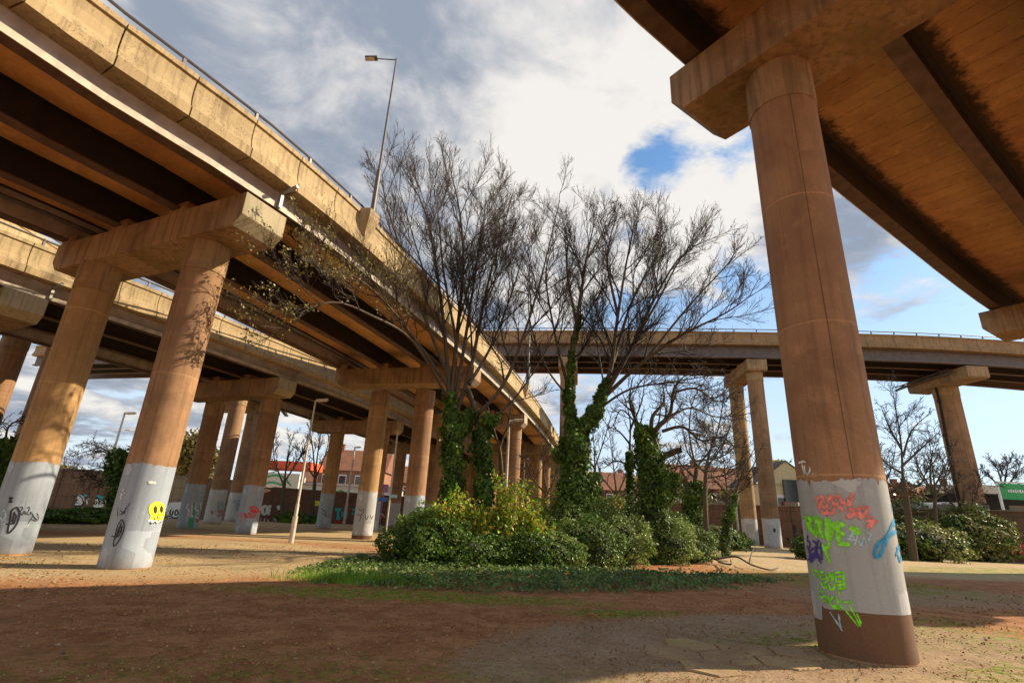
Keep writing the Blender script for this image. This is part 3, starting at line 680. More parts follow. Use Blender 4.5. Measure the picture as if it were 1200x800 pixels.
# ================================================================== BARE TREES
class Tree:
    k = 1.
    def __init__(s, seed): s.r = random.Random(seed); s.big = []; s.tw = []; s.tips = []
    def limb(s, pts, r0, r1, kids=10, lvl=0, up=.3, spread=.8, ln=.38, t0=.25, maxl=3, curl=.15):
        P = [np.array(p, float) for p in pts]; n = len(P)
        L = sum(np.linalg.norm(P[i+1]-P[i]) for i in range(n-1))
        rr = [r0+(r1-r0)*(i/(n-1))**.8 for i in range(n)]
        (s.big if lvl <= 1 else s.tw).append((P, rr, 7 if lvl == 0 else (4 if lvl == 1 else 3)))
        if lvl >= maxl: s.tips.append(P[-1]); return
        for k in range(kids):
            t = t0+(1-t0)*(k+s.r.random())/kids; f = t*(n-1); i = min(int(f), n-2); q = P[i]+(P[i+1]-P[i])*(f-i)
            T = P[i+1]-P[i]; T /= np.linalg.norm(T)+1e-9
            rv = np.array([s.r.gauss(0, 1) for _ in range(3)]); rv -= T*rv.dot(T); rv /= np.linalg.norm(rv)+1e-9
            d = T+rv*spread*s.r.uniform(.6, 1.2)+np.array([0, 0, up]); d /= np.linalg.norm(d)
            cl = L*ln*(1.15-.6*t)*s.r.uniform(.6, 1.3)
            if lvl == 0: cl = max(cl, .5)
            m = 5 if lvl == 0 else 4; Q = [q]; dd = d.copy()
            for j in range(m-1):
                dd = dd+np.array([s.r.gauss(0, curl) for _ in range(3)])+np.array([0, 0, up*.25]); dd /= np.linalg.norm(dd); Q.append(Q[-1]+dd*cl/(m-1))
            rc = (r0+(r1-r0)*t)*(.55 if lvl == 0 else .6)
            rmin = (.02, .011, .007, .0056)[min(lvl+0, 3)]
            s.limb(Q, max(min(rc, .055 if lvl == 0 else .018), rmin), max(.3*min(rc, .03), (.009, .0055, .0045, .004)[min(lvl, 3)]), {0: max(6, int(cl*5.2*s.k)), 1: max(5, int(cl*8.*s.k)), 2: 3}[lvl] if lvl < 2 else int(2+s.r.random()*2), lvl+1, up, spread, .42, .2, maxl, curl)
    def build(s, root, matT, matB):
        def mk(lst):
            grp = {}
            for P, r, k in lst: grp.setdefault((len(P), k), []).append((P, r))
            Vs = []; Fs = []; n0 = 0
            for (m, k), L_ in grp.items():
                P = np.array([np.array(q[0]) for q in L_]); r = np.array([q[1] for q in L_]); T = np.gradient(P, axis=1); T /= np.linalg.norm(T, axis=2)[..., None]+1e-9
                ref = np.where(np.abs(T[:, :1, 2:3]) < .9, np.array([0, 0, 1.]), np.array([1., 0, 0])); A = np.cross(T, np.broadcast_to(ref, T.shape)); A /= np.linalg.norm(A, axis=2)[..., None]+1e-9; B = np.cross(T, A)
                a = np.arange(k)*2*math.pi/k; V = P[:, :, None]+r[:, :, None, None]*(np.cos(a)[None, None, :, None]*A[:, :, None]+np.sin(a)[None, None, :, None]*B[:, :, None])
                b0 = n0+np.arange(len(L_))[:, None, None]*(m*k); ii = np.arange(m-1)[None, :, None]*k; jj = np.arange(k)[None, None, :]; kk = (jj+1) % k
                F = np.stack([b0+ii+jj, b0+ii+kk, b0+ii+k+kk, b0+ii+k+jj], -1).reshape(-1, 4); Vs.append(V.reshape(-1, 3)); Fs.append(F); n0 += len(L_)*m*k
            return np.concatenate(Vs), np.concatenate(Fs).tolist()
        V, F = mk([b for b in s.big if b[2] == 7]); mobj('trunk', V, F, matT, root, smooth=True)
        l = [b for b in s.big if b[2] != 7]+s.tw; V, F = mk(l); mobj('crown', V, F, matB, root, smooth=True)
def P3(l): return [aty(x, y, Y) for x, y, Y in l]
def px_limb(l, n=5): return catmull(P3(l), n)
def ivy_on(root, paths, n, size, seed, mat='ivy', core=True, mat2=None):
    rng = np.random.default_rng(seed); C = []; N = []; mb = MB(); tot = sum(len(p[0]) for p in paths)
    for pts, rr in paths:
        if pts[0][2] > .2 and len(pts) > 2 and abs(pts[0][0]-WPOS[root.name][0])+abs(pts[0][1]-WPOS[root.name][1]) < 3.5: pts = [np.array([pts[0][0], pts[0][1], 0.])]+list(pts); rr = [rr[0]*1.1]+list(rr)
        P = np.array(catmull(pts, 6)); R = np.interp(np.linspace(0, 1, len(P)), np.linspace(0, 1, len(rr)), rr)
        k = int(n*len(P)/sum(len(catmull(q[0], 6)) for q in paths)*1.35); f = rng.uniform(0, len(P)-1.001, k); i = f.astype(int); w = (f-i)[:, None]
        c = P[i]*(1-w)+P[i+1]*w; r = R[i]*(1+.3*np.sin(c[:, 2]*4+rng.uniform(0, 6))*.6+.2*np.sin(c[:, 2]*9))
        a = rng.uniform(0, 6.283, k); r = r*(1+.25*np.sin(a*3+c[:, 2]*2.5))*(1-np.abs(rng.normal(0, .1, k))+(rng.random(k) < .07)*.25)
        d = np.c_[np.cos(a), np.sin(a), rng.normal(0, .25, k)]; C.append(c+d*r[:, None]); N.append(d)
        if core: mb.tube(P, R*.78, 10)
    C = np.concatenate(C); N = np.concatenate(N)+[0, 0, .2]
    o = leafobj('ivy', C, N, size, M[mat], root, seed, .5)
    if core: mb.obj('ivy_dark_core', M['core'], root)  # near-black sleeve painted as the shade behind the ivy leaves
# ---- tree 1 (left of the pair)
def tree1():
    Tree.k = 1.05
    b = aty(534, 612, 20.0); root = thing('bare_tree', 'tallest bare tree, upright stems fanning out above a pair of ivy clad trunks', 'tree', (b[0], b[1], 0), 'trees on the planted island')
    T = Tree(11); Y = 20.
    trunk = [(b[0], b[1], -.1)]+P3([(533, 560, Y), (530, 510, Y), (527, 470, Y)])
    T.limb(catmull(trunk, 4), .30, .2, 0)
    b2 = aty(566, 612, 20.3); T.limb(catmull([(b2[0], b2[1], -.1)]+P3([(566, 560, 20.3), (563, 520, 20.3), (556, 480, 20.2), (548, 455, 20)]), 4), .2, .12, 0)
    G = [([(527, 475, Y), (522, 400, 20), (513, 325, 19.6), (500, 255, 19.2), (482, 212, 19)], .13, 15),
         ([(528, 480, Y), (535, 400, 20.2), (543, 310, 20.5), (538, 245, 20.6), (527, 195, 20.4)], .14, 17),
         ([(532, 490, Y), (552, 430, 20.3), (570, 340, 21), (588, 275, 21.3), (602, 222, 21.5)], .13, 16),
         ([(545, 500, 20.2), (590, 450, 20), (618, 380, 19.6), (638, 310, 19.4), (656, 235, 19.4)], .11, 14),
         ([(525, 440, Y), (497, 370, 19.4), (472, 300, 18.6), (452, 235, 18.2), (448, 205, 18)], .1, 14),
         ([(526, 455, Y), (492, 405, 18.6), (452, 355, 17.2), (412, 322, 16), (376, 318, 15)], .085, 9),
         ([(527, 470, Y), (484, 400, 18), (432, 368, 16.2), (390, 354, 15), (352, 366, 14.2)], .07, 9),
         ([(533, 475, Y), (548, 380, 20), (560, 300, 19.5), (570, 235, 19.2)], .11, 14),
         ([(550, 450, 20), (578, 400, 21), (604, 330, 22), (622, 262, 22.3)], .09, 12),
         ([(522, 400, 20), (500, 330, 20.8), (482, 270, 21.2), (468, 222, 21.3)], .075, 10),
         ([(535, 400, 20.2), (520, 320, 19), (515, 265, 18.4), (508, 220, 18.2)], .075, 10),
         ([(560, 500, 20.2), (600, 470, 20), (640, 410, 19.8), (662, 350, 19.6)], .06, 9),
         ([(528, 440, Y), (480, 390, 21), (452, 330, 21.6), (440, 290, 21.5)], .06, 7)]
    for l, r, k in G: T.limb(px_limb(l), r, .018, k, 0, up=.3, spread=.8, ln=.35, t0=.24, curl=.15)
    T.build(root, M['bark'], M['twig'])
    rng = np.random.default_rng(4); tips = np.array(T.tips); px = []
    sel = tips[(tips[:, 0] < -3.6) & (tips[:, 2] < 10.5)]
    sel = sel[rng.random(len(sel)) < .6]; C = np.repeat(sel, 3, 0)+rng.normal(0, .06, (len(sel)*3, 3)); leafobj('young_leaves', C, rng.normal(0, 1, C.shape), .075, M['olive_leaf'], root, 5)
    sel = tips[(tips[:, 2] > 9) & (rng.random(len(tips)) < .6)]; C = np.repeat(sel, 2, 0)+rng.normal(0, .05, (len(sel)*2, 3)); leafobj('buds', C, rng.normal(0, 1, C.shape), .03, M['brown_leaf'], root, 6)
    ivy_on(root, [([aty(534, 612, 20), aty(532, 560, 20), aty(530, 510, 20), aty(527, 462, 20)], [.42, .4, .36, .2]), ([aty(567, 612, 20.3), aty(567, 560, 20.3), aty(564, 510, 20.3), aty(575, 488, 20.1)], [.36, .38, .38, .26]),
                  ([aty(532, 520, 20), aty(545, 500, 20.1), aty(552, 480, 20.2)], [.35, .3, .12])], 9500, .13, 21)
SETBACK[0] = 2.6
tree1()
def tree2():
    b = aty(677, 612, 21.0); root = thing('bare_tree', 'broad bare tree leaning right with a thick ivy clad forked trunk', 'tree', (b[0], b[1], 0), 'trees on the planted island')
    T = Tree(23); Y = 21.
    T.limb(catmull([(b[0], b[1], -.1)]+P3([(674, 560, Y), (673, 510, Y)]), 5), .4, .3, 0)
    G = [([(672, 515, Y), (667, 455, Y), (672, 400, 20.8), (682, 335, 20.5), (690, 290, 20.3), (698, 255, 20.2)], .16, 16),
         ([(667, 460, Y), (650, 390, 21.3), (640, 325, 21.8), (648, 280, 22)], .09, 12),
         ([(676, 380, 20.8), (664, 315, 20.4), (668, 275, 20)], .08, 11),
         ([(674, 520, Y), (700, 478, 21), (716, 430, 20.8), (724, 370, 20.5), (734, 308, 20.2), (744, 258, 20)], .19, 20),
         ([(704, 470, 21), (736, 415, 20.6), (763, 358, 20.2), (790, 310, 19.8), (812, 290, 19.5)], .13, 17),
         ([(708, 465, 21), (752, 425, 20.2), (800, 392, 19.4), (848, 368, 18.8), (882, 345, 18.4)], .11, 17),
         ([(736, 415, 20.6), (775, 345, 21), (800, 300, 21.3), (826, 282, 21.4)], .08, 12),
         ([(718, 425, 20.8), (742, 350, 21.4), (770, 300, 21.8), (782, 270, 22)], .1, 14),
         ([(724, 370, 20.5), (712, 310, 20), (716, 275, 19.6), (724, 250, 19.4)], .08, 12),
         ([(700, 480, 21), (738, 456, 20), (790, 447, 19), (832, 440, 18.5)], .07, 9),
         ([(758, 420, 20.2), (806, 360, 20.4), (845, 318, 20.6), (862, 300, 20.6)], .07, 12),
         ([(690, 300, 20.4), (705, 275, 21.3), (712, 252, 21.6)], .06, 8),
         ([(670, 470, Y), (640, 430, 21.4), (622, 380, 21.8), (618, 330, 22)], .06, 9)]
    for l, r, k in G: T.limb(px_limb(l), r, .018, k, 0, up=.26, spread=.8, ln=.36, t0=.24, curl=.16)
    T.build(root, M['bark'], M['twig_dark'])
    rng = np.random.default_rng(8); tips = np.array(T.tips); sel = tips[rng.random(len(tips)) < .75]; C = np.repeat(sel, 2, 0)+rng.normal(0, .05, (len(sel)*2, 3)); leafobj('buds', C, rng.normal(0, 1, C.shape), .03, M['brown_leaf'], root, 9)
    ivy_on(root, [([aty(677, 612, 21), aty(674, 560, 21), aty(673, 515, 21)], [.66, .62, .55]), ([aty(672, 520, 21), aty(667, 470, 21), aty(671, 410, 20.9), aty(680, 370, 20.7)], [.34, .2, .1, .05]),
                  ([aty(676, 525, 21), aty(698, 482, 21), aty(712, 445, 20.9)], [.42, .3, .13])], 14000, .13, 31)
tree2()
SETBACK[0] = 0.
def twisted():
    Tree.k = 1.2
    b = aty(764, 616, 25.0); root = thing('bare_tree', 'gnarled tree with broken ivy covered trunk and curling limbs', 'tree', (b[0], b[1], 0), 'trees on the planted island')
    T = Tree(37); Y = 25.
    T.limb(catmull([(b[0], b[1], -.1)]+P3([(763, 570, Y), (766, 535, Y)]), 4), .42, .3, 0)
    T.limb(px_limb([(766, 540, Y), (790, 529, 24.6), (798, 527, 24.4)]), .17, .14, 0)
    T.limb(px_limb([(763, 560, Y), (775, 548, 24.7), (786, 545, 24.5)]), .12, .06, 2)
    G = [([(760, 540, Y), (748, 500, 25.2), (738, 470, 25.3), (742, 440, 25.3)], .16, 10), ([(766, 538, Y), (768, 505, 25), (785, 485, 24.8), (790, 455, 24.6), (806, 436, 24.5)], .2, 14),
         ([(764, 520, Y), (764, 490, 25.3), (778, 470, 25.6), (776, 448, 25.6)], .15, 9), ([(776, 505, 24.8), (800, 500, 24.2), (822, 516, 24), (846, 512, 24), (862, 524, 24)], .09, 18),
         ([(788, 460, 24.6), (815, 455, 24), (840, 470, 24), (858, 462, 24)], .07, 17), ([(772, 500, 25), (806, 478, 26), (838, 488, 26.5), (866, 486, 26.5)], .07, 18),
         ([(745, 495, 25.2), (728, 480, 25), (718, 500, 25)], .05, 7), ([(766, 560, 25), (800, 545, 25), (834, 552, 25), (862, 545, 25)], .05, 11)]
    for l, r, k in G: T.limb(px_limb(l), r, .02, k, 0, up=.05, spread=1.0, ln=.42, t0=.25, curl=.38, maxl=3)
    T.build(root, M['bark'], M['twig'])
    ivy_on(root, [([aty(764, 616, 25), aty(762, 570, 25), aty(760, 530, 25), aty(752, 500, 25.1)], [.62, .6, .55, .25]), ([aty(770, 600, 25), aty(782, 565, 24.7), aty(790, 556, 24.6)], [.5, .4, .2])], 7500, .13, 41)
twisted()
Tree.k = 1.
def small_tree(label, base, Y, trunk, limbs, seed, r=.14, ivy=None, mat='twig', up=.2, spread=.8, curl=.22, kids=9, ln=.36, maxl=2, group='bare trees around the site', leaves=None, name='bare_tree', z0=0., rl=.06):
    b = aty(*base, Y); root = thing(name, label, 'tree', (b[0], b[1], z0), group)
    T = Tree(seed); T.limb(catmull([(b[0], b[1], z0-.1)]+P3([(x, y, Y) for x, y in trunk]), 4), r, r*.6, 0)
    for l in limbs: T.limb(px_limb([(q[0], q[1], q[2] if len(q) > 2 else Y) for q in l]), rl, .02, kids, 0, up=up, spread=spread, ln=ln, t0=.2, curl=curl, maxl=maxl)
    # thicken the finest twigs with distance so they stay plausible
    k = Y/22.
    T.tw = [(P, [x*max(1, k*.8) for x in r_], n) for P, r_, n in T.tw]
    T.build(root, M['bark'], M[mat])
    if ivy: ivy_on(root, [([aty(x, y, Y) for x, y in ivy[0]], ivy[1])], ivy[2], ivy[3] if len(ivy) > 3 else .15, seed+1)
    if leaves:
        rng = np.random.default_rng(seed); tips = np.array(T.tips); C = np.repeat(tips, leaves[1], 0)+rng.normal(0, leaves[3], (len(tips)*leaves[1], 3)); leafobj('leaves', C, rng.normal(0, 1, C.shape), leaves[2], M[leaves[0]], root, seed)
    return root
small_tree('slender dark tree with ivy stem left of the gnarled tree', (739, 614), 27, [(739, 560), (738, 520)], [[(738, 525), (738, 490), (728, 455)], [(738, 520), (725, 505), (712, 500)], [(738, 545), (722, 540), (708, 548)], [(738, 505), (752, 470), (756, 440)]], 51, .12, ([(739, 614), (738, 560), (738, 530)], [.18, .2, .12], 900, .12), curl=.3, spread=.9, kids=8)
small_tree('small thin tree with a sleeve of ivy round its foot, behind the forked ivy trunk', (697, 606), 36, [(697, 570), (697, 545)], [[(697, 560), (696, 520), (690, 480)], [(697, 548), (708, 515), (718, 480)], [(697, 550), (686, 530), (680, 510)]], 52, .16, ([(697, 610), (697, 580), (697, 555)], [.35, .38, .3], 900, .16), up=.35, spread=.6, kids=8)
small_tree('bare tree with a dark ball of ivy at its foot behind the planted island', (814, 612), 38, [(814, 580), (816, 550)], [[(816, 550), (808, 510), (812, 470), (830, 440)], [(816, 548), (836, 520), (846, 480), (850, 440)], [(814, 560), (795, 540), (778, 520)], [(816, 540), (845, 535), (866, 520)]], 53, .26, ([(813, 610), (813, 590), (814, 566)], [.6, .75, .45], 1800, .17), curl=.38, spread=1.0, up=.05, kids=14, maxl=3, rl=.09)
small_tree('dark bare tree close to the right of the ivy footed tree', (826, 612), 36, [(826, 580), (828, 545)], [[(828, 545), (836, 505), (826, 465)], [(828, 548), (848, 520), (858, 490)], [(827, 560), (850, 556), (868, 545)], [(827, 555), (806, 530), (800, 500)]], 54, .2, None, curl=.38, spread=1.0, up=.05, kids=14, maxl=3, rl=.08)
small_tree('small crooked tree leaning right in front of the far pair of tall pillars', (849, 632), 33, [(856, 600), (864, 570)], [[(864, 570), (874, 545), (884, 525)], [(860, 585), (846, 570), (836, 560)], [(866, 565), (880, 550), (894, 520)]], 55, .16, ([(849, 630), (855, 606), (862, 580)], [.3, .28, .12], 700, .14), curl=.3, spread=.9, kids=7)
small_tree('bare tree with dark spreading branches rising from the bushes right of the nearest pillar', (1068, 640), 40, [(1064, 600), (1058, 560)], [[(1058, 560), (1056, 520), (1050, 480), (1046, 455)], [(1056, 525), (1042, 500), (1032, 475)], [(1058, 545), (1080, 525), (1102, 505)], [(1058, 555), (1036, 540), (1024, 515)], [(1060, 575), (1080, 565), (1086, 545)], [(1058, 535), (1068, 505), (1088, 485)], [(1060, 580), (1040, 565), (1024, 552)]], 56, .3, None, 'twig_dark', .12, .9, .24, 12, maxl=3, rl=.1)
small_tree('bare tree standing beyond the wall behind the pillar with the downpipe', (1092, 610), 66, [(1092, 570)], [[(1092, 575), (1090, 545), (1096, 515)], [(1092, 575), (1078, 550), (1068, 530)], [(1092, 575), (1106, 550), (1112, 535)]], 57, .35, None, 'twig', .2, .9, .25, 14, maxl=3, rl=.14)
small_tree('distant bare tree in front of the terraced houses at far right', (1176, 600), 90, [(1176, 572)], [[(1176, 575), (1170, 552), (1160, 537)], [(1176, 575), (1180, 550), (1184, 535)], [(1176, 575), (1190, 556), (1198, 540)], [(1176, 575), (1162, 560), (1150, 548)]], 58, .5, None, 'twig', .15, .9, .25, 15, maxl=3, rl=.2)
small_tree('bare tree beyond the wall between the slip road pillars, left of the pair', (330, 612), 60, [(332, 580), (334, 560)], [[(333, 565), (338, 530), (344, 508)], [(333, 570), (322, 540), (320, 515)], [(333, 565), (352, 535), (360, 515)]], 59, .28, None, 'twig_dark', .25, .8, .2, 10, maxl=3, rl=.12)
small_tree('bare tree beyond the wall between the slip road pillars, right of the pair', (365, 612), 62, [(368, 575), (370, 550)], [[(369, 555), (366, 520), (362, 500)], [(370, 560), (382, 530), (386, 508)], [(369, 560), (356, 540), (350, 522)], [(370, 550), (374, 520), (378, 498)]], 60, .28, None, 'twig_dark', .25, .8, .2, 10, maxl=3, rl=.12)
small_tree('ivy covered tree with arching brambly branches at the far left edge', (2, 610), 27, [(2, 560), (6, 520)], [[(6, 520), (10, 500), (26, 492), (40, 500)], [(6, 525), (18, 512), (34, 520), (46, 515)], [(5, 530), (-10, 500), (-25, 480)], [(6, 540), (26, 545), (40, 535)]], 61, .2, ([(2, 612), (3, 570), (8, 520)], [.6, .7, .75], 4500, .16), 'twig_dark', 0, 1.1, .4, 14, maxl=3)
small_tree('stump thickly wrapped in dark ivy with wiry brambles, between the two left pillars', (138, 612), 40, [(142, 570), (146, 545)], [[(146, 545), (130, 532), (105, 528), (85, 535)], [(146, 550), (120, 548), (95, 552), (78, 548)], [(146, 545), (160, 530), (172, 528)], [(146, 540), (120, 525), (100, 518)], [(144, 556), (116, 562), (92, 560)]], 62, .3, ([(137, 612), (141, 575), (147, 532)], [.6, .65, .95], 6500, .19), 'twig_dark', 0, 1.1, .4, 16, maxl=3, rl=.07)
small_tree('hazy tree with yellow green leaves beyond the left wall', (222, 600), 75, [(222, 570)], [[(222, 570), (215, 545), (210, 525)], [(222, 570), (228, 540), (232, 522)], [(222, 570), (240, 550), (246, 540)]], 63, .4, None, 'twig', .3, .8, .25, 14, leaves=('olive_leaf', 5, .4, .7), maxl=3, rl=.2)
small_tree('ivy wrapped stem behind the left trunk of the tallest tree', (590, 612), 24, [(588, 560), (585, 520)], [[(585, 525), (578, 500), (570, 470)], [(585, 525), (596, 495), (600, 470)]], 64, .12, None, 'twig', .2, .9, .3, 8)
for lab, bx, Y, sd_ in (('scrubby bare tree by the wall, left of the gnarled tree', 722, 46, 201), ('scrubby bare tree by the wall, behind the gnarled tree', 778, 48, 202), ('scrubby bare tree by the wall, left of the far pair of tall pillars', 852, 50, 203), ('twiggy bare tree close behind the right edge of the nearest pillar', 1030, 47, 204), ('twiggy bare tree in front of the wall, left of the downpipe pillar', 1096, 46, 205), ('twiggy bare tree in front of the downpipe pillar foot', 1130, 50, 206), ('thin bare tree between the ivy trunks of the two tallest trees', 640, 40, 207)):
    q_ = [[(bx, 575), (bx-4, 540), (bx-8, 505)], [(bx+1, 580), (bx+14, 550), (bx+20, 520)], [(bx, 580), (bx-18, 556), (bx-24, 530)], [(bx, 585), (bx+20, 572), (bx+30, 556)], [(bx, 588), (bx-20, 578), (bx-32, 566)]]
    if sd_ == 206: q_ = [[(x, y+28) for x, y in l] for l in q_[1:]]
    small_tree(lab, (bx, 640), Y, [(bx, 600), (bx, 575)], q_, sd_, .2, None, 'twig', .15, .95, .3, 13, maxl=3, rl=.08)
# ================================================================== SHRUBS ON THE ISLAND
def gx(px, py): q = atz(px, py); return q[0], q[1]
def lobes_px(l):
    """(px centre, px base, width px, height px, depth m) -> lobes standing on the ground"""
    out = []
    for cx, by, w, h, dep in l:
        x, y, _ = atz(cx, by); k = np.linalg.norm(np.array([x, y, 0])-EYE)/FPX*.97; y2 = y+dep*.5; k2 = k*y2/y
        X = aty(cx, by-h*.4, y2)
        zt = aty(cx, by-h, y2)[2]; rz = zt*.62; out.append((X[0], y2, zt-rz, w*k2*.55, dep*.6, rz))
    return out
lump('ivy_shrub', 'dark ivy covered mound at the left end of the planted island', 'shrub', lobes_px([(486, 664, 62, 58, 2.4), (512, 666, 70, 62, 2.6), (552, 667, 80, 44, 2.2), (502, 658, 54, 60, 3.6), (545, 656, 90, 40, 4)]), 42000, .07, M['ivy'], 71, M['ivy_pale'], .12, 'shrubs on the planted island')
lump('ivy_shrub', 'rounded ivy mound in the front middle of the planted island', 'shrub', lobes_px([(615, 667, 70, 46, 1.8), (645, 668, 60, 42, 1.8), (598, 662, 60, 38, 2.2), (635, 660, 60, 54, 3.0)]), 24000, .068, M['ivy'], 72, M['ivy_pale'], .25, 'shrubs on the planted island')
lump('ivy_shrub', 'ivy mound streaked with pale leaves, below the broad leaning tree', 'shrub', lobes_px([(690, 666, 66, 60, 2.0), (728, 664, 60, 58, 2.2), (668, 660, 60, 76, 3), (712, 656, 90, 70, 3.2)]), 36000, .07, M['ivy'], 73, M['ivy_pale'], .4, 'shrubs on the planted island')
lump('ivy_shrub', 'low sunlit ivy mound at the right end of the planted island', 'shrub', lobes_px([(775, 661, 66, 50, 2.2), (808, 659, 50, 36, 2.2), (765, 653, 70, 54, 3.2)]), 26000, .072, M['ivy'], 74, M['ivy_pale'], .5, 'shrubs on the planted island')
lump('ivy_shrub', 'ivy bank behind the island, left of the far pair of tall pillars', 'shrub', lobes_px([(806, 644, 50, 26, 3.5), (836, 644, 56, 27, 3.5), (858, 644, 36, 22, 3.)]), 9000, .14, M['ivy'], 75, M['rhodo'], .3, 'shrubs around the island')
def airy(name, label, lobes, n, size, mat, seed, stemn=60, mat2=None, f2=0.):
    rng = np.random.default_rng(seed); r0 = random.Random(seed)
    cx, cy = lobes[0][0], lobes[0][1]; root = thing(name, label, 'shrub', (cx, cy, 0), 'shrubs on the planted island')
    C = []; mb = MB()
    for i in range(stemn):
        l = r0.choice(lobes); tgt = np.array([l[0]+r0.gauss(0, .5)*l[3], l[1]+r0.gauss(0, .5)*l[4], l[2]+abs(r0.gauss(0, .55))*l[5]])
        b = np.array([l[0]+r0.uniform(-.3, .3)*l[3], l[1]+r0.uniform(-.3, .3)*l[4], 0.]); mid = (b+tgt)/2+np.array([r0.gauss(0, .12), r0.gauss(0, .12), .15]); P = catmull([b, mid, tgt], 4)
        mb.tube(P, np.linspace(.018, .006, len(P)), 4, False)
        k = n//stemn; f = rng.uniform(.35, 1., k)*(len(P)-1.001); ii = f.astype(int); PP = np.array(P); c = PP[ii]+(PP[ii+1]-PP[ii])*(f-ii)[:, None]; C.append(c+rng.normal(0, .13, c.shape))
    C = np.concatenate(C); C = C[C[:, 2] > .05]; rng.shuffle(C); m = int(len(C)*(1-f2)); leafobj('foliage', C[:m], rng.normal(0, 1, (m, 3))+[0, 0, .5], size, mat, root, seed)
    if mat2: leafobj('green_foliage', C[m:], rng.normal(0, 1, (len(C)-m, 3))+[0, 0, .5], size*1.2, mat2, root, seed)
    mb.obj('stems', M['stem'], root)
airy('yellow_shrub', 'yellow leaved shrub glowing behind the dark mound at the foot of the tallest tree', lobes_px([(546, 664, 56, 84, .8), (580, 664, 60, 90, .8), (610, 664, 56, 78, .8), (524, 664, 44, 72, .8)]), 19000, .095, M['yellow_leaf'], 81, 110, M['bright_leaf'], .35)
airy('green_shrub', 'bright green leafy shrub left of the yellow one', lobes_px([(504, 660, 40, 66, .9), (520, 660, 44, 72, .9)]), 5200, .11, M['bright_leaf'], 82, 50)
airy('green_shrub', 'bright green leafy shrub between the yellow shrub and the forked ivy trunk', lobes_px([(634, 658, 46, 78, 1.0), (657, 658, 44, 74, 1.0)]), 5600, .1, M['bright_leaf'], 83, 50, M['yellow_leaf'], .25)
airy('yellow_shrub', 'orange tinted shrub with sparse sprays at the foot of the forked ivy trunk', lobes_px([(650, 656, 50, 94, 1.0), (684, 656, 64, 84, 1.0), (722, 656, 64, 68, 1.0)]), 7500, .085, M['yellow_leaf'], 84, 80, M['olive_leaf'], .4)
airy('green_shrub', 'fresh green undergrowth at the foot of the gnarled tree', lobes_px([(738, 644, 60, 50, 1.6), (772, 646, 60, 40, 1.6), (706, 642, 60, 50, 1.6)]), 8000, .1, M['bright_leaf'], 85, 90, M['ivy_pale'], .3)
airy('green_shrub', 'olive scrub around the small trees behind the island', lobes_px([(800, 634, 60, 30, 2.), (835, 632, 60, 34, 2.)]), 3000, .14, M['olive_leaf'], 86, 80, M['bright_leaf'], .4)
# right hand bushes, left hedge
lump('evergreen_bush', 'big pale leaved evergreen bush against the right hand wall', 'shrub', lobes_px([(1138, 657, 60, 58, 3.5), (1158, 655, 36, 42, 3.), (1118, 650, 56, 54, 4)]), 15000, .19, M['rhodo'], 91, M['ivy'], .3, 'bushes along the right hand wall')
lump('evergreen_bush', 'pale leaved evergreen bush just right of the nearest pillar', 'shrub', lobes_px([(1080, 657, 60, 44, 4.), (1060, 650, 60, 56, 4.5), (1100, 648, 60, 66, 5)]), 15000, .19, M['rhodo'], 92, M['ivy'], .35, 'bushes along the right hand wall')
lump('evergreen_bush', 'small dark bush seen at the left side of the nearest pillar', 'shrub', lobes_px([(948, 655, 24, 26, 2)]), 1500, .16, M['ivy'], 93, None, 0, 'bushes along the right hand wall')
lump('hedge', 'low dark hedge in front of the graffitied wall at left', 'hedge', lobes_px([(20, 612, 60, 17, 2.5), (70, 613, 60, 16, 2.5), (105, 613, 60, 16, 2.5), (128, 613, 40, 16, 2.)]), 14000, .15, M['ivy'], 94, M['bright_leaf'], .12)
lump('evergreen_bush', 'low bush below the wall between the middle pillars', 'shrub', [(-22.6, 59, .3, 1.6, .8, .8), (-20.8, 61, .2, 1.2, .8, .6)], 4000, .2, M['ivy'], 95, M['bright_leaf'], .15)
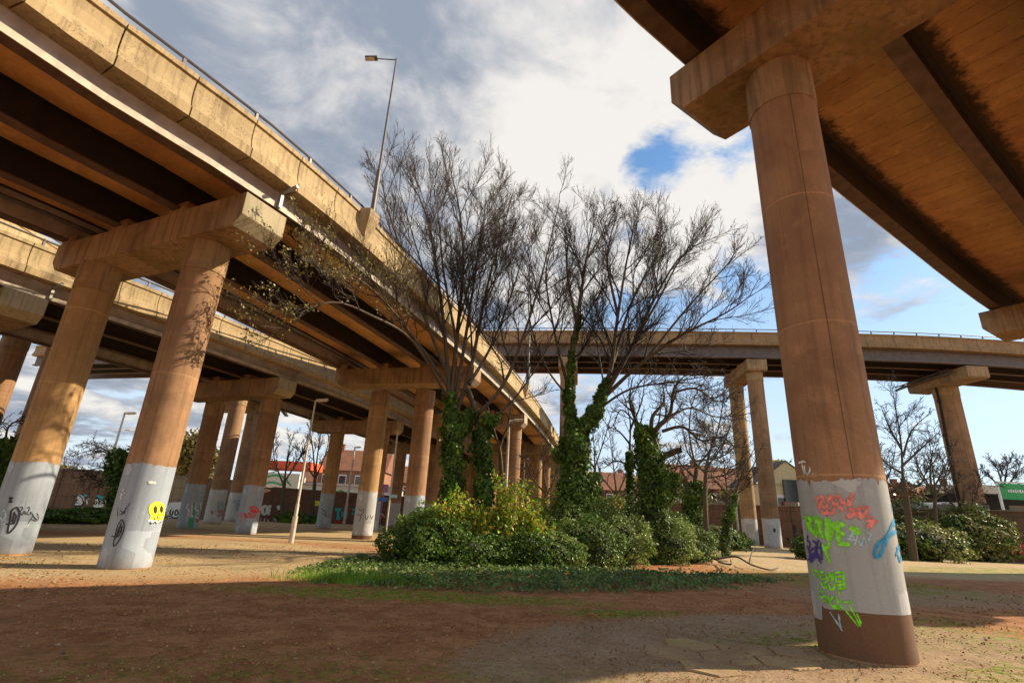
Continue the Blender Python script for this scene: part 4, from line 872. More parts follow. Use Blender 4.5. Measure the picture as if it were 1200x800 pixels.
# ground ivy sheet on the island
def ground_ivy():
    rng = np.random.default_rng(12)
    poly = np.array([gx(*q) for q in ((342, 668), (380, 682), (450, 689), (540, 692), (650, 694), (760, 692), (850, 688), (918, 679), (905, 670), (850, 664), (820, 655), (700, 642), (520, 640), (440, 648), (400, 655))])
    mn, mx = poly.min(0), poly.max(0); n = 90000; p = rng.uniform(mn, mx, (n, 2)); ins = np.zeros(n, bool); j = len(poly)-1
    edge = np.full(n, 1e9)
    for i in range(len(poly)):
        a, b = poly[i], poly[j]; c = ((a[1] > p[:, 1]) != (b[1] > p[:, 1])) & (p[:, 0] < (b[0]-a[0])*(p[:, 1]-a[1])/(b[1]-a[1]+1e-12)+a[0]); ins ^= c
        ab = b-a; tt = np.clip(((p-a)@ab)/(ab@ab), 0, 1); edge = np.minimum(edge, np.linalg.norm(p-(a+tt[:, None]*ab), axis=1)); j = i
    wob = .35*np.sin(p[:, 0]*2.1)*np.sin(p[:, 1]*3+p[:, 0])+.25*np.sin(p[:, 0]*5.3+1)+rng.exponential(.12, n)
    sd = np.where(ins, edge, -edge); keep = (sd > wob-.25) & (rng.random(n) < np.clip(.45+sd*.8, .12, 1)) & (p[:, 1] < 19.5)
    p = p[keep]; sd = sd[keep]; h = np.clip(sd*.25+.05, .03, .22)*(.7+.5*np.sin(p[:, 0]*3.7)*np.sin(p[:, 1]*4.1)); z = rng.uniform(.3, 1, len(p))*np.maximum(h, .03)
    C = np.c_[p, z]; N = np.tile([0, -.25, 1.], (len(C), 1)); g = np.sin(C[:, 0]*1.3+2)*np.sin(C[:, 1]*1.9)+rng.normal(0, .5, len(C)); s_ = g > 1.05
    V, F = leaves_np(C[~s_], N[~s_], .085, rng, .55); mobj('ground_ivy', V, F.tolist(), M['ivy_blue'], kind='stuff', label='carpet of ground ivy round the planted island', cat='ground cover')
    q = C[s_]; rng2 = np.random.default_rng(3)
    # bright grass tufts at the left front
    c = np.array([*gx(418, 681), 0]); k = 2600; B = c+np.c_[rng.normal(0, .75, k), rng.normal(0, .28, k), np.zeros(k)]; hh = rng.uniform(.08, .3, k); l = np.c_[rng.normal(0, .06, (k, 2)), hh]; w = rng.normal(0, 1, (k, 2)); w = np.c_[w/np.linalg.norm(w, axis=1)[:, None]*.007, np.zeros(k)]
    V = np.stack([B-w, B+w, B+l], 1).reshape(-1, 3); i = np.arange(k)*3; mobj('grass', V, np.c_[i, i+1, i+2].tolist(), M['bright_leaf'], kind='stuff', label='tuft of bright green grass in the ground ivy', cat='grass')
ground_ivy()
def grit():
    rng = np.random.default_rng(99); n = 60000; r = 3.2*np.exp(rng.uniform(0, 2.1, n)); a = rng.uniform(.42, 2.75, n); p = np.c_[r*np.cos(a), r*np.sin(a)]
    g = np.sin(p[:, 0]*1.3+2)*np.sin(p[:, 1]*1.7)+.6*np.sin(p[:, 0]*4.1)*np.sin(p[:, 1]*3.3+1)+rng.normal(0, .6, n); g = g+np.where(p[:, 1] > 12, -.6, 0); p = p[g > -.2]; n = len(p)
    sz = ((.0028+.0011*np.linalg.norm(p, axis=1))*rng.uniform(.5, 1.6, n))[:, None]; C = np.c_[p, np.zeros(n)+.0]; d = np.array([[1, 0, 0], [-.4, .9, 0], [-.5, -.8, 0], [0, 0, .8]])[None]+rng.normal(0, .25, (n, 4, 3))
    V = (C[:, None]+d*sz[:, None]).reshape(-1, 3); i = np.arange(n)*4; F = np.concatenate([np.c_[i, i+1, i+3], np.c_[i+1, i+2, i+3], np.c_[i+2, i, i+3]])
    mobj('gravel', V, F.tolist(), leafmat('soil_crumbs', [(.3, .125, .05), (.17, .07, .03), (.42, .2, .09), (.24, .1, .045), (.4, .27, .13), (.2, .17, .04), (.14, .06, .03)], .9, 0, .1), kind='stuff', label='crumbs of soil and grit on the bare ground', cat='gravel')
grit()
def litter():
    rng = np.random.default_rng(77); n = 2600; p = np.c_[rng.uniform(-14, 16, n), rng.uniform(3.5, 26, n)]; C = np.c_[p, np.full(n, .012)]; V, F = leaves_np(C, np.tile([0, 0, 1.], (n, 1)), .042, rng, .25)
    mobj('leaf_litter', V, F.tolist(), leafmat('fallen_leaves', [(.28, .15, .07), (.12, .06, .03), (.38, .28, .16), (.2, .09, .04)], .8, 0), kind='stuff', label='scattered fallen leaves and scraps on the bare soil', cat='leaf litter')
litter()
# fallen branch and stick
def fallen():
    T = Tree(3); b = atz(832, 654); root = thing('fallen_branch', 'dead forked branch lying at the right end of the planted island', 'branch', (b[0], b[1], 0))
    def g(px, py, z): q = atz(px, py+0, z); return q
    mb = MB()
    for P, r in (([g(815, 636, .75), g(826, 645, .45), g(838, 655, .18), g(852, 657, .08)], .075), ([g(838, 655, .2), g(856, 652, .35), g(866, 653, .38), g(880, 661, .12), g(900, 667, .04), g(912, 665, .05)], .055), ([g(878, 660, .2), g(880, 650, .5), g(883, 643, .72)], .04), ([g(842, 658, .1), g(856, 661, .25), g(856, 655, .3)], .045), ([g(806, 640, .7), g(814, 655, .15)], .06)):
        q = catmull(P, 5); mb.tube(q, np.linspace(r, r*.45, len(q)), 7)
    mb.obj('limb', M['bark'], root)
    a, c = atz(688, 722), atz(703, 727); m2 = MB(); m2.tube(catmull([(a[0], a[1], .03), ((a[0]+c[0])/2, (a[1]+c[1])/2, .06), (c[0], c[1], .025)], 4), .025, 6)
    m2.obj('fallen_stick', M['brown_leaf'], None, label='short brown stick lying on the soil in front of the island', cat='stick')
fallen()
# ================================================================== BOUNDARY WALLS
def brickmat(name, c1, c2, mortar, sc=1.):
    m, t, b = newmat(name); co = objco(t); xyz = t.node('ShaderNodeSeparateXYZ'); t.link(co, xyz.inputs[0])
    cb = t.node('ShaderNodeCombineXYZ'); t.link(t.math('ADD', xyz.outputs[0], t.math('MULTIPLY', xyz.outputs[1], .8)), cb.inputs[0]); t.link(xyz.outputs[2], cb.inputs[1])
    br = t.node('ShaderNodeTexBrick'); t.link(cb.outputs[0], br.inputs['Vector']); br.inputs['Color1'].default_value = (*c1, 1); br.inputs['Color2'].default_value = (*c2, 1); br.inputs['Mortar'].default_value = (*mortar, 1)
    br.inputs['Scale'].default_value = 1/sc; br.inputs['Mortar Size'].default_value = .012; br.inputs['Brick Width'].default_value = .45; br.inputs['Row Height'].default_value = .15
    n = t.noise(co, .7, 5); c = t.mix(t.smooth(n, .35, .7, 0, .5), br.outputs[0], tuple(x*.5 for x in c1)); t.link(c, b.inputs['Base Color']); b.inputs['Roughness'].default_value = .9; return m
M['brickwall'] = concrete('boundary_wall_render', (.22, .12, .07), (.11, .06, .04), streak=.6, lines=[(2, 1.1, .7)], moss=(.1, .09, .03))
M['brickwall2'] = brickmat('boundary_brick', (.22, .1, .06), (.15, .07, .045), (.12, .08, .06), 1.2)
M['wallpale'] = concrete('boundary_wall_pale', (.36, .27, .16), (.25, .17, .1), streak=.7, lines=[(2, 1.2, .8)])
M['coping'] = concrete('wall_coping', (.3, .26, .2), (.18, .15, .11), streak=.4)
def wall(name, label, pts, h, th, mat, merlon=0, cat='wall'):
    root = thing(name, label, cat, (*pts[0], 0), 'boundary walls round the site')
    mb = MB(); cp = MB()
    for i in range(len(pts)-1):
        a, b = np.array(pts[i], float), np.array(pts[i+1], float); L = np.linalg.norm(b-a); d = (b-a)/L; n = np.array([-d[1], d[0]]); c = (a+b)/2
        mb.box((*c, h/2-.1), (L/2+.001*i, th/2, h/2+.1), (*d, 0), (*n, 0)); k = int(L//3)
        for j in range(k+1): q = a+d*j*L/max(k, 1); mb.box((*q, h/2-.05), (.25, th/2+.09, h/2+.07), (*d, 0), (*n, 0))
        if merlon:
            k = int(L/merlon)
            for j in range(k): q = a+d*(j+.5)*L/k; cp.box((*q, h+.25), (merlon*.26, th/2+.03, .25), (*d, 0), (*n, 0))
        cp.box((*c, h+.06), (L/2+.05, th/2+.12, .055), (*d, 0), (*n, 0))
    mb.obj('wall_face', mat, root); cp.obj('coping', M['coping'], root); return root
WL = [(-62, 46), (-40.5, 53.5), (-31.5, 56), (-24, 63.5), (-17, 70)]
w1 = wall('boundary_wall', 'retaining wall at far left with a white and teal throw-up above the hedge', WL[:2]+[(-36.2, 54.8)], 4.1, .5, M['brickwall'])
w2 = wall('boundary_wall', 'pale sunlit retaining wall with a long white graffiti piece, behind the slip road pillars', [(-36.2, 54.9), WL[2], (-28.4, 59.2)], 4.0, .5, M['wallpale'])
w3 = wall('boundary_wall', 'dark brick retaining wall with large teal letters between the middle pillars', [(-28.4, 59.3), WL[3], WL[4], (-10, 76)], 3.6, .5, M['brickwall2'])
w4 = wall('boundary_wall', 'brown stone wall with notched coping running behind the far tall pillars to the right edge', [(9, 78), (18, 69), (30, 63.5), (37.5, 56), (48, 47.5), (60, 43.5), (90, 36)], 4.3, .5, M['brickwall'], merlon=2.6)
ab = MB(); ab.box((-1.5, 82, 5.3), (11, 1.0, 5.4)); 
for i in range(5): ab.box((-9.8+i*4.2, 80.8, 5.0), (.35, .22, 5.0))
ab.obj('abutment', M['beam'], None, label='concrete abutment closing the far end under the curving viaduct', cat='abutment')
q0 = MB(); q0.box((-11, 66, 1.2), (3.5, .25, 1.3)); q0.box((-11, 66, 2.55), (3.6, .32, .06)); q0.obj('low_wall', M['brickwall2'], None, label='low dark brick wall with red and white scrawls behind the middle pillars', cat='wall')
# ================================================================== GRAFFITI on the pillars (strokes surveyed from the photograph, laid on the cylinder)
def Z1(l): return [[(925+x/6.156, 535+y/6.154) for x, y in s] for s in l]      # detail crop 1
def Z2(l): return [[(925+x/5.519, 640+y/5.517) for x, y in s] for s in l]
R_ = .604
c_ = (PR[0], PR[1], R_)
mark_cyl(pR, 'graffiti', M['sp_white'], Z1([[(62, 45), (100, 35), (118, 40)], [(88, 45), (108, 128)], [(108, 60), (112, 100), (130, 125), (148, 100), (146, 70)], [(165, 122), (170, 128)]]), .028, *c_)
mark_cyl(pR, 'graffiti', M['sp_coral'], Z1([[(190, 300), (215, 360), (240, 410)], [(190, 300), (240, 290), (230, 330), (205, 345)], [(225, 345), (265, 370), (275, 400), (240, 412)], [(265, 290), (305, 285), (270, 340), (285, 410), (312, 400)],
     [(318, 285), (320, 410)], [(318, 290), (358, 285), (368, 330), (330, 345)], [(340, 345), (372, 370), (375, 405)], [(385, 320), (400, 350)], [(430, 290), (435, 330), (465, 258)], [(400, 345), (448, 345)],
     [(405, 380), (490, 372), (575, 362)], [(470, 375), (415, 440), (490, 400)], [(490, 400), (520, 440), (552, 400), (575, 362)], [(430, 400), (530, 442)], [(505, 370), (515, 440)], [(560, 425), (600, 440)], [(555, 465), (630, 458), (560, 505), (600, 498)]]), .042, *c_)
mark_cyl(pR, 'graffiti', M['sp_green'], Z1([[(105, 430), (125, 470), (150, 540)], [(108, 432), (150, 450), (140, 490), (120, 480)], [(165, 440), (150, 470), (160, 530), (180, 545), (195, 480), (180, 440), (165, 445)], [(205, 430), (190, 580)], [(190, 430), (225, 470), (215, 510), (190, 510)], [(205, 510), (245, 590)],
     [(262, 440), (280, 600), (325, 470)], [(285, 440), (300, 600)], [(345, 460), (355, 625)], [(345, 470), (400, 500)], [(350, 545), (400, 560)], [(350, 625), (440, 632)], [(430, 520), (490, 512)], [(450, 545), (515, 545)], [(480, 510), (500, 555)]]), .058, *c_)
mark_cyl(pR, 'graffiti', M['sp_green'], Z1([[(235, 620), (262, 680), (290, 615)], [(262, 680), (285, 765)], [(245, 640), (270, 670)]]), .045, *c_)
mark_cyl(pR, 'graffiti', M['sp_purple'], Z1([[(135, 565), (128, 600), (150, 620), (140, 660), (128, 640)], [(125, 640), (160, 720), (190, 690), (170, 660), (145, 690)], [(165, 600), (200, 640), (180, 720)], [(212, 595), (195, 660), (215, 720), (238, 740)], [(225, 610), (235, 745)], [(140, 720), (180, 700), (232, 768)], [(130, 740), (175, 725)], [(178, 650), (225, 655)], [(150, 760), (175, 735), (200, 690)]]), .03, *c_)
mark_cyl(pR, 'graffiti', M['sp_pale'], Z1([[(400, 545), (440, 575), (460, 530), (430, 600)], [(450, 560), (480, 600), (490, 560)], [(500, 600), (520, 640), (540, 580), (560, 640)], [(560, 545), (590, 560), (570, 600), (600, 590)], [(410, 590), (470, 600), (540, 625)], [(470, 640), (480, 610)]]), .018, *c_)
mark_cyl(pR, 'graffiti', M['sp_blue'], Z1([[(770, 430), (745, 480), (720, 550), (690, 590), (650, 620), (625, 660), (618, 715), (650, 715), (680, 650), (705, 590), (740, 555), (790, 530)], [(755, 430), (780, 500), (785, 545)], [(735, 490), (775, 480)], [(798, 600), (790, 660), (770, 710)], [(800, 600), (812, 680), (800, 750)], [(775, 655), (815, 660)], [(785, 700), (800, 750), (820, 700)]]), .04, *c_)
mark_cyl(pR, 'graffiti', M['sp_blue'], Z1([[(735, 335), (745, 400)]]), .03, *c_)
mark_cyl(pR, 'graffiti', M['sp_green'], Z2([[(140, 130), (160, 190)], [(150, 150), (190, 165)], [(165, 180), (195, 190)], [(195, 165), (205, 215)], [(195, 170), (225, 160)], [(200, 190), (225, 185)], [(205, 213), (235, 208)], [(235, 165), (250, 225), (262, 165), (280, 225), (282, 165)], [(295, 170), (305, 228)], [(290, 170), (358, 162)], [(300, 198), (355, 190)], [(305, 228), (362, 222)],
     [(205, 225), (220, 265), (245, 260), (225, 240), (240, 225)], [(255, 230), (265, 275), (290, 270), (295, 230)], [(330, 235), (320, 310)], [(300, 250), (360, 240)], [(310, 275), (375, 268)], [(348, 160), (358, 270)],
     [(225, 290), (198, 290), (205, 330), (235, 320), (240, 355), (215, 350)], [(252, 310), (262, 370)], [(290, 320), (268, 345), (280, 385), (305, 380)], [(308, 320), (318, 405)], [(340, 350), (310, 370), (350, 400)], [(280, 395), (330, 400)], [(345, 360), (410, 356)]]), .026, *c_)
mark_cyl(pR, 'graffiti', M['sp_green'], Z2([[(385, 370), (460, 515)], [(355, 400), (450, 520)], [(435, 430), (465, 500)]]), .022, *c_)
mark_cyl(pR, 'graffiti', M['sp_pale'], Z2([[(260, 420), (345, 545)], [(318, 435), (335, 540)]]), .018, *c_)
def Z3(l): return [[(110+x/7.275, 560+y/7.27) for x, y in s] for s in l]
c2 = (PL2[0], PL2[1], .57)
def ell(cx, cy, rx, ry, n=11, a0=0, a1=360): return [(cx+rx*math.cos(rad(a0+(a1-a0)*i/n)), cy+ry*math.sin(rad(a0+(a1-a0)*i/n))) for i in range(n+1)]
fill = lambda cx, cy, rx, ry, st: [[(cx-rx*math.sqrt(max(0, 1-((y-cy)/ry)**2)), y), (cx, y), (cx+rx*math.sqrt(max(0, 1-((y-cy)/ry)**2)), y)] for y in np.arange(cy-ry+st*.4, cy+ry, st)]
mark_cyl(pL2, 'graffiti', M['sp_yellow'], Z3([ell(540, 270, 62, 62)]+fill(540, 270, 62, 62, 9)+[[(490, 320), (500, 345), (585, 345), (600, 300)]]), .055, *c2)
mark_cyl(pL2, 'graffiti', M['sp_black'], Z3(fill(525, 268, 16, 30, 7)+fill(577, 265, 13, 28, 7)), .03, c2[0], c2[1], .574)
mark_cyl(pL2, 'graffiti', M['sp_white'], Z3([[(465, 370), (490, 355), (530, 365), (575, 350)], [(480, 372), (500, 365), (560, 368)]]), .08, c2[0], c2[1], .568)
mark_cyl(pL2, 'graffiti', M['sp_black'], Z3([[(480, 360), (486, 390), (498, 375)], [(505, 345), (515, 340), (520, 360)], [(510, 385), (520, 370), (535, 388)], [(540, 320), (548, 345), (560, 335)], [(560, 385), (575, 368)], [(545, 355), (560, 365)]]), .02, c2[0], c2[1], .574)
mark_cyl(pL2, 'graffiti', M['sp_black'], Z3([[(235, 350), (205, 400), (185, 470), (165, 575), (200, 550), (240, 480), (258, 410), (245, 360), (232, 352)], [(235, 375), (215, 440), (200, 500), (230, 460), (240, 400)], [(148, 495), (190, 490), (230, 440)], [(185, 520), (215, 420), (240, 430)]]), .03, *c2)
mark_cyl(pL2, 'graffiti', M['sp_black'], Z3([[(310, 205), (285, 245), (255, 290), (225, 310)], [(228, 265), (240, 290), (265, 275), (260, 300)], [(215, 305), (270, 300)], [(205, 250), (200, 330)], [(275, 250), (262, 262)]]), .018, *c2)
mark_cyl(pL2, 'graffiti', M['sp_white'], Z3([[(225, 165), (238, 130)], [(245, 110), (250, 90)], [(225, 178), (232, 160)], [(255, 130), (262, 125)], [(465, 30), (530, 36)], [(465, 40), (530, 44)]]), .05, c2[0], c2[1], .572)
def Z4(l): return [[(x/8, 555+y/8) for x, y in s] for s in l]
c1 = (PL1[0], PL1[1], .575)
mark_cyl(pL1, 'graffiti', M['sp_black'], Z4([[(150, 315), (105, 350), (90, 440), (70, 550), (110, 530), (160, 460), (182, 370), (160, 315), (140, 320)], [(140, 350), (120, 420), (125, 470), (150, 400), (135, 370)], [(50, 468), (110, 465), (150, 430)], [(100, 440), (145, 440)]]), .045, *c1)
mark_cyl(pL1, 'graffiti', M['sp_black'], Z4([[(180, 320), (205, 308), (210, 330), (190, 355), (210, 385), (225, 350)], [(232, 345), (240, 385)], [(245, 320), (275, 310), (270, 345), (250, 370), (280, 380), (290, 350)], [(295, 360), (330, 430)], [(320, 375), (262, 465)], [(290, 425), (340, 445)], [(345, 365), (360, 400), (350, 435), (320, 400)]]), .022, *c1)
mark_cyl(pL1, 'graffiti', M['sp_black'], Z4([[(80, 225), (125, 228)], [(78, 262), (118, 262)], [(100, 228), (98, 262)]]), .06, *c1)
mark_cyl(pL1, 'graffiti', M['sp_pale'], Z4([[(20, 360), (45, 340), (50, 400), (20, 440), (5, 400)], [(10, 470), (50, 465)]]), .04, *c1)
def Z5(l): return [[(190+x/7.5, 540+y/7.5) for x, y in s] for s in l]
def Zc(P, r=.605): return (P[0], P[1], r)
mark_cyl(pB1, 'graffiti', M['sp_dkgreen'], Z5([[(285, 370), (280, 500)], [(240, 500), (235, 590)], [(270, 490), (268, 590)], [(250, 495), (252, 590)]]), .13, *Zc(PB1))
mark_cyl(pB1, 'graffiti', M['sp_white'], Z5([[(235, 370), (215, 410), (240, 440), (215, 480)], [(265, 365), (260, 470)], [(305, 365), (290, 420), (320, 440), (300, 480)], [(335, 370), (350, 480)], [(325, 375), (375, 365)], [(395, 370), (365, 400), (370, 450), (385, 400), (400, 385)], [(240, 470), (290, 490), (350, 500), (385, 460)]]), .05, *Zc(PB1))
mark_cyl(pB1, 'graffiti', M['sp_red'], Z5([[(295, 510), (310, 530), (335, 505)], [(300, 525), (335, 525)]]), .07, *Zc(PB1))
mark_cyl(pB4, 'graffiti', M['sp_red'], Z5([[(760, 420), (800, 400), (840, 420), (850, 445), (800, 450), (780, 425), (830, 430)], [(790, 440), (840, 440)], [(755, 455), (790, 465)]]), .09, *Zc(PB4))
mark_cyl(pB4, 'graffiti', M['sp_red'], Z5([[(655, 495), (690, 455), (700, 500)], [(700, 480), (730, 460), (725, 500)], [(740, 455), (735, 500), (760, 470), (770, 500)], [(780, 465), (785, 500), (815, 470), (820, 500)], [(700, 510), (690, 550)], [(650, 500), (850, 490)]]), .05, *Zc(PB4))
mark_cyl(pF2, 'graffiti', M['sp_red'], Z5([[(425, 435), (445, 450), (430, 470)], [(490, 450), (520, 440), (545, 460)], [(485, 490), (540, 450)], [(550, 430), (580, 480)]]), .1, *Zc((-24.75, 46.6), .69))
mark_cyl(pF2, 'graffiti', M['band_blue'], Z5([[(500, 350), (495, 520)], [(530, 350), (525, 520)], [(560, 350), (550, 520)], [(590, 350), (575, 480)]]), .34, *Zc((-24.75, 46.6), .686))
mark_cyl(pF3, 'graffiti', M['band_blue'], Z5([[(620, 355), (700, 355)], [(640, 385), (700, 385)], [(640, 415), (690, 420)]]), .36, *Zc((-27.1, 54.6), .686))
def Z6(l): return [[(350+x/5.717, 500+y/5.714) for x, y in s] for s in l]
mark_cyl(pA2, 'graffiti', M['sp_black'], Z6([[(400, 545), (415, 560), (435, 550), (430, 580), (405, 590)], [(385, 580), (420, 600), (400, 630)], [(445, 590), (455, 620), (470, 590)], [(480, 590), (490, 615), (500, 590)]]), .035, *Zc((-8.5, 33.3)))
mark_cyl(p380, 'graffiti', M['sp_black'], Z6([[(150, 545), (180, 570), (175, 590)], [(155, 570), (190, 600)]]), .05, *Zc(PB380))
mark_cyl(pC1, 'graffiti', M['band_grey'], [[(874, 615), (881, 615), (883, 615)], [(874, 618), (883, 618)], [(874, 622), (883, 622)]], .5, 27.35, 60.0, .83)
mark_cyl(pC2, 'graffiti', M['sp_black'], [[(906, 620), (909, 620)], [(906, 622), (909, 622)]], .2, 27.0, 54.4, .83)
# wall pieces
def seg_dir(a, b): a = np.array(a, float); b = np.array(b, float); d = (b-a)/np.linalg.norm(b-a); return a, d
def wall_px(a, b, l, off=.27):
    """pixel strokes -> (u,z) on the wall plane a-b"""
    a, d = seg_dir(a, b); n = np.array([d[1], -d[0]]); n = n if np.dot(n, -a) > 0 else -n; p0 = a+n*off; out = []
    for s in l:
        q = []
        for x, y in s:
            r = ray(x, y); t = np.dot(n, p0)/np.dot(n, r[:2]); P = EYE+r*t; q.append((float(np.dot(P[:2]-p0, d)), float(P[2])))
        out.append(q)
    return p0, d, out
def wmark(root, name, mat, a, b, l, wid, lift=.02, off=.27):
    p0, d, o = wall_px(a, b, l, off); return mark_plane(root, name, mat, o, wid, (p0[0], p0[1], 0), d, lift)
A1, B1 = WL[0], WL[1]
z7 = lambda l: [[(60+x/6.67, 500+y/6.67) for x, y in s] for s in l]
wmark(w1, 'graffiti', M['sp_teal'], (-40.5, 53.5), (-36.2, 54.8), z7([[(90, 555), (130, 550)], [(250, 545), (280, 530)], [(100, 560), (140, 565)], [(150, 560), (200, 530), (240, 540)], [(340, 535), (400, 560), (420, 590)]]), .3, .02)
wmark(w1, 'graffiti', M['sp_white'], (-40.5, 53.5), (-36.2, 54.8), z7([[(150, 590), (165, 560), (210, 545), (240, 570), (230, 600)], [(160, 600), (240, 600)], [(180, 580), (230, 585)], [(290, 560), (300, 600), (320, 610)], [(335, 560), (330, 610), (365, 610), (360, 565)], [(385, 565), (375, 610), (410, 600), (400, 570)], [(300, 580), (410, 585)]]), .42, .03)
wmark(w1, 'graffiti', M['sp_black'], (-40.5, 53.5), (-36.2, 54.8), z7([[(145, 600), (160, 555), (215, 535), (248, 570), (240, 612), (150, 612)], [(175, 575), (215, 565)], [(180, 595), (225, 592)], [(285, 560), (300, 610), (325, 615)], [(340, 575), (340, 600), (355, 600), (352, 575)], [(330, 555), (370, 555), (372, 612)], [(385, 575), (400, 600)], [(378, 565), (415, 575), (412, 612)]]), .1, .045)
za = lambda l: [[(190+x/7.5, 540+y/7.5) for x, y in s] for s in l]
a2, b2 = (-36.2, 54.9), WL[2]
wmark(w2, 'graffiti', M['sp_white'], a2, b2, za([[(30, 400), (230, 395)], [(30, 430), (235, 425)], [(40, 460), (210, 458)], [(60, 380), (220, 370)], [(40, 480), (190, 485)]]), .6, .03)
wmark(w2, 'graffiti', M['sp_black'], a2, b2, za([[(20, 505), (60, 480), (110, 500), (150, 490), (200, 500)], [(80, 420), (70, 460), (90, 470), (100, 430)], [(120, 430), (115, 470), (140, 465), (135, 430), (120, 432)], [(160, 430), (155, 470)], [(175, 430), (200, 450), (180, 470)]]), .12, .05)
w3a, w3b = (-28.4, 59.3), (-24, 63.5)
a3, b3 = WL[3], WL[4]
wmark(w3, 'graffiti', M['sp_white'], w3a, w3b, za([[(880, 395), (885, 460), (915, 455), (920, 405), (885, 395)], [(970, 400), (935, 402), (932, 430), (960, 430)], [(932, 430), (938, 462), (972, 458)], [(1010, 395), (1030, 410), (1012, 420)]]), .32, .03)
wmark(w3, 'graffiti', M['sp_white'], w3a, w3b, za([[(870, 500), (860, 545)], [(900, 500), (895, 545), (930, 540)], [(920, 510), (960, 545), (985, 505), (1005, 548), (960, 548)], [(870, 548), (1005, 550)]]), .12, .03)
wmark(w3, 'graffiti', M['sp_pink'], w3a, w3b, za([[(1050, 500), (1045, 550)], [(1070, 500), (1085, 545)], [(1100, 500), (1095, 545), (1125, 540)], [(1060, 515), (1120, 510)]]), .4, .03)
zb = Z6
wmark(w3, 'graffiti', M['sp_teal'], a3, b3, zb([[(242, 552), (284, 552)], [(264, 555), (262, 612)], [(250, 612), (276, 612)], [(292, 568), (292, 600)], [(290, 585), (330, 585)], [(322, 562), (322, 605)], [(342, 552), (340, 612)], [(342, 556), (378, 552)], [(342, 580), (370, 580)]]), .62, .04)
wmark(w3, 'graffiti', M['sp_yellow'], w3a, w3b, zb([[(100, 500), (140, 505)], [(105, 520), (138, 520)]]), .5, .04)
qa, qb = (-14.5, 65.75), (-7.5, 65.75)
wmark(w3, 'graffiti', M['sp_red'], a3, b3, zb([[(236, 630), (300, 640)], [(236, 640), (280, 650)]]), .25, .03)
for mt, st in ((M['sp_white'], [[(516, 575), (530, 600), (545, 575)], [(556, 580), (575, 600)], [(520, 610), (540, 612)]]), (M['sp_red'], [[(520, 590), (540, 590)], [(560, 605), (575, 590)]])):
    p0, d, o = wall_px(qa, qb, Z6(st), .0); mark_plane(bpy.data.objects['low_wall'], 'graffiti', mt, o, .22, (p0[0], p0[1], 0), d, .02)
wa, wb = (48, 47.5), (60, 43.5)
zr = lambda l: [[(1120+x/5.71, 530+y/5.71) for x, y in s] for s in l]
wmark(w4, 'graffiti', M['sp_red'], wa, wb, zr([[(370, 610), (400, 680)], [(400, 610), (405, 680)], [(430, 610), (425, 670), (460, 680)], [(365, 640), (470, 640)], [(370, 660), (470, 660)], [(375, 620), (470, 622)]]), .3, .03)
wmark(w4, 'graffiti', M['sp_black'], (30, 63.5), (37.5, 56), [[(924, 620), (930, 616), (928, 630)], [(932, 628), (940, 632), (946, 628), (940, 620)], [(921, 630), (928, 634)]], .5, .03)
# ================================================================== LAMPS, POLES, SIGNS
def street_lamp(label, base, z0, h, reach, out, r=.07, head=.62, mat='post_dark', lower=None, tilt=.15, group='street lamps'):
    root = thing('street_lamp', label, 'street lamp', (base[0], base[1], z0), group); out = np.array([out[0], out[1]], float); out /= np.linalg.norm(out); n = np.array([-out[1], out[0]])
    b = MB(); b.tube([(*base, z0-.05), (*base, z0+h*.25), (*base, z0+h*.25+.05), (*base, z0+h)], [r*1.35, r*1.35, r*1.0, r*.62], 10)
    if lower: b.tube([(*base, z0-.05), (*base, z0+lower)], r*1.9, 10)
    autosmooth(b.obj('pole', M[mat], root))
    tip = np.array([base[0], base[1]])+out*reach; zt = z0+h+reach*tilt
    if reach > .05: a = MB(); a.tube([(*base, z0+h-.08), (*tip, zt)], r*.45, 8); a.obj('bracket', M[mat], root)
    l = MB(); c = tip+out*head*.45; tx = (out[0], out[1], tilt)
    l.box((*c, zt+.02+head*.45*tilt), (head*.5, head*.24, head*.075), tx, (*n, 0), (0, 0, 1)); o = l.obj('lamp_head', M[mat], root); bm_mod(o, head*.05)
    g = MB(); g.box((*(c+out*head*.08), zt-.055*head+head*.4*tilt), (head*.34, head*.18, head*.035), tx, (*n, 0), (0, 0, 1)); g.obj('lamp_lens', M['lampglass'], o)
    return root
q, t_, n_ = PA.at(uc, .48); street_lamp('tall dark street lamp on the parapet of the curving viaduct, arm pointing left', q, ZA+2.05, 7.6, .8, (-1, -.1), .05, .5, lower=1.9, tilt=-.18)
q, t_, n_ = PA.at(uc2, .48); street_lamp('distant slender lamp on the curving parapet, seen between the two tall trees', q, ZA+2.05, 8.4, .8, (-1, 0), .085, .6, lower=2)
def pole_lamp(label, bpx, tpx, Y, r, mat, head=.7, reach=.5, out=(1, 0), low=None, tilt=.1):
    head *= .6; b = aty(*bpx, Y); t2 = aty(*tpx, Y); return street_lamp(label, (b[0], b[1]), 0, t2[2], reach, out, r, head, mat, low, tilt)
b = atz(341, 635); street_lamp('leaning looking pale lamp post with a thick lower sleeve, between the slip road pillars', (b[0], b[1]), 0, 7.0, .05, (1, .2), .065, .6, 'post_pale', 1.2)
pole_lamp('lamp post with a small flat head beyond the wall, left of the houses', (403, 614), (415, 524), 66, .14, 'post_pale', 1.3, .05)
pole_lamp('lamp post on the left seen through the gap between the two big left pillars', (112, 600), (138, 484), 62, .17, 'post_pale', 2.0, .1)
pole_lamp('second lamp far off at left with a side arm', (146, 600), (146, 506), 95, .12, 'post_pale', 1.6, 3., (-1, 0))
pole_lamp('white lamp post before the pillar under the far end of the curving viaduct', (591, 612), (594, 492), 30, .10, 'post_pale', .9, .3, (1, .3))
pole_lamp('thin lamp post under the far end of the curving viaduct', (612, 612), (613, 538), 50, .08, 'post_pale', .7, .05)
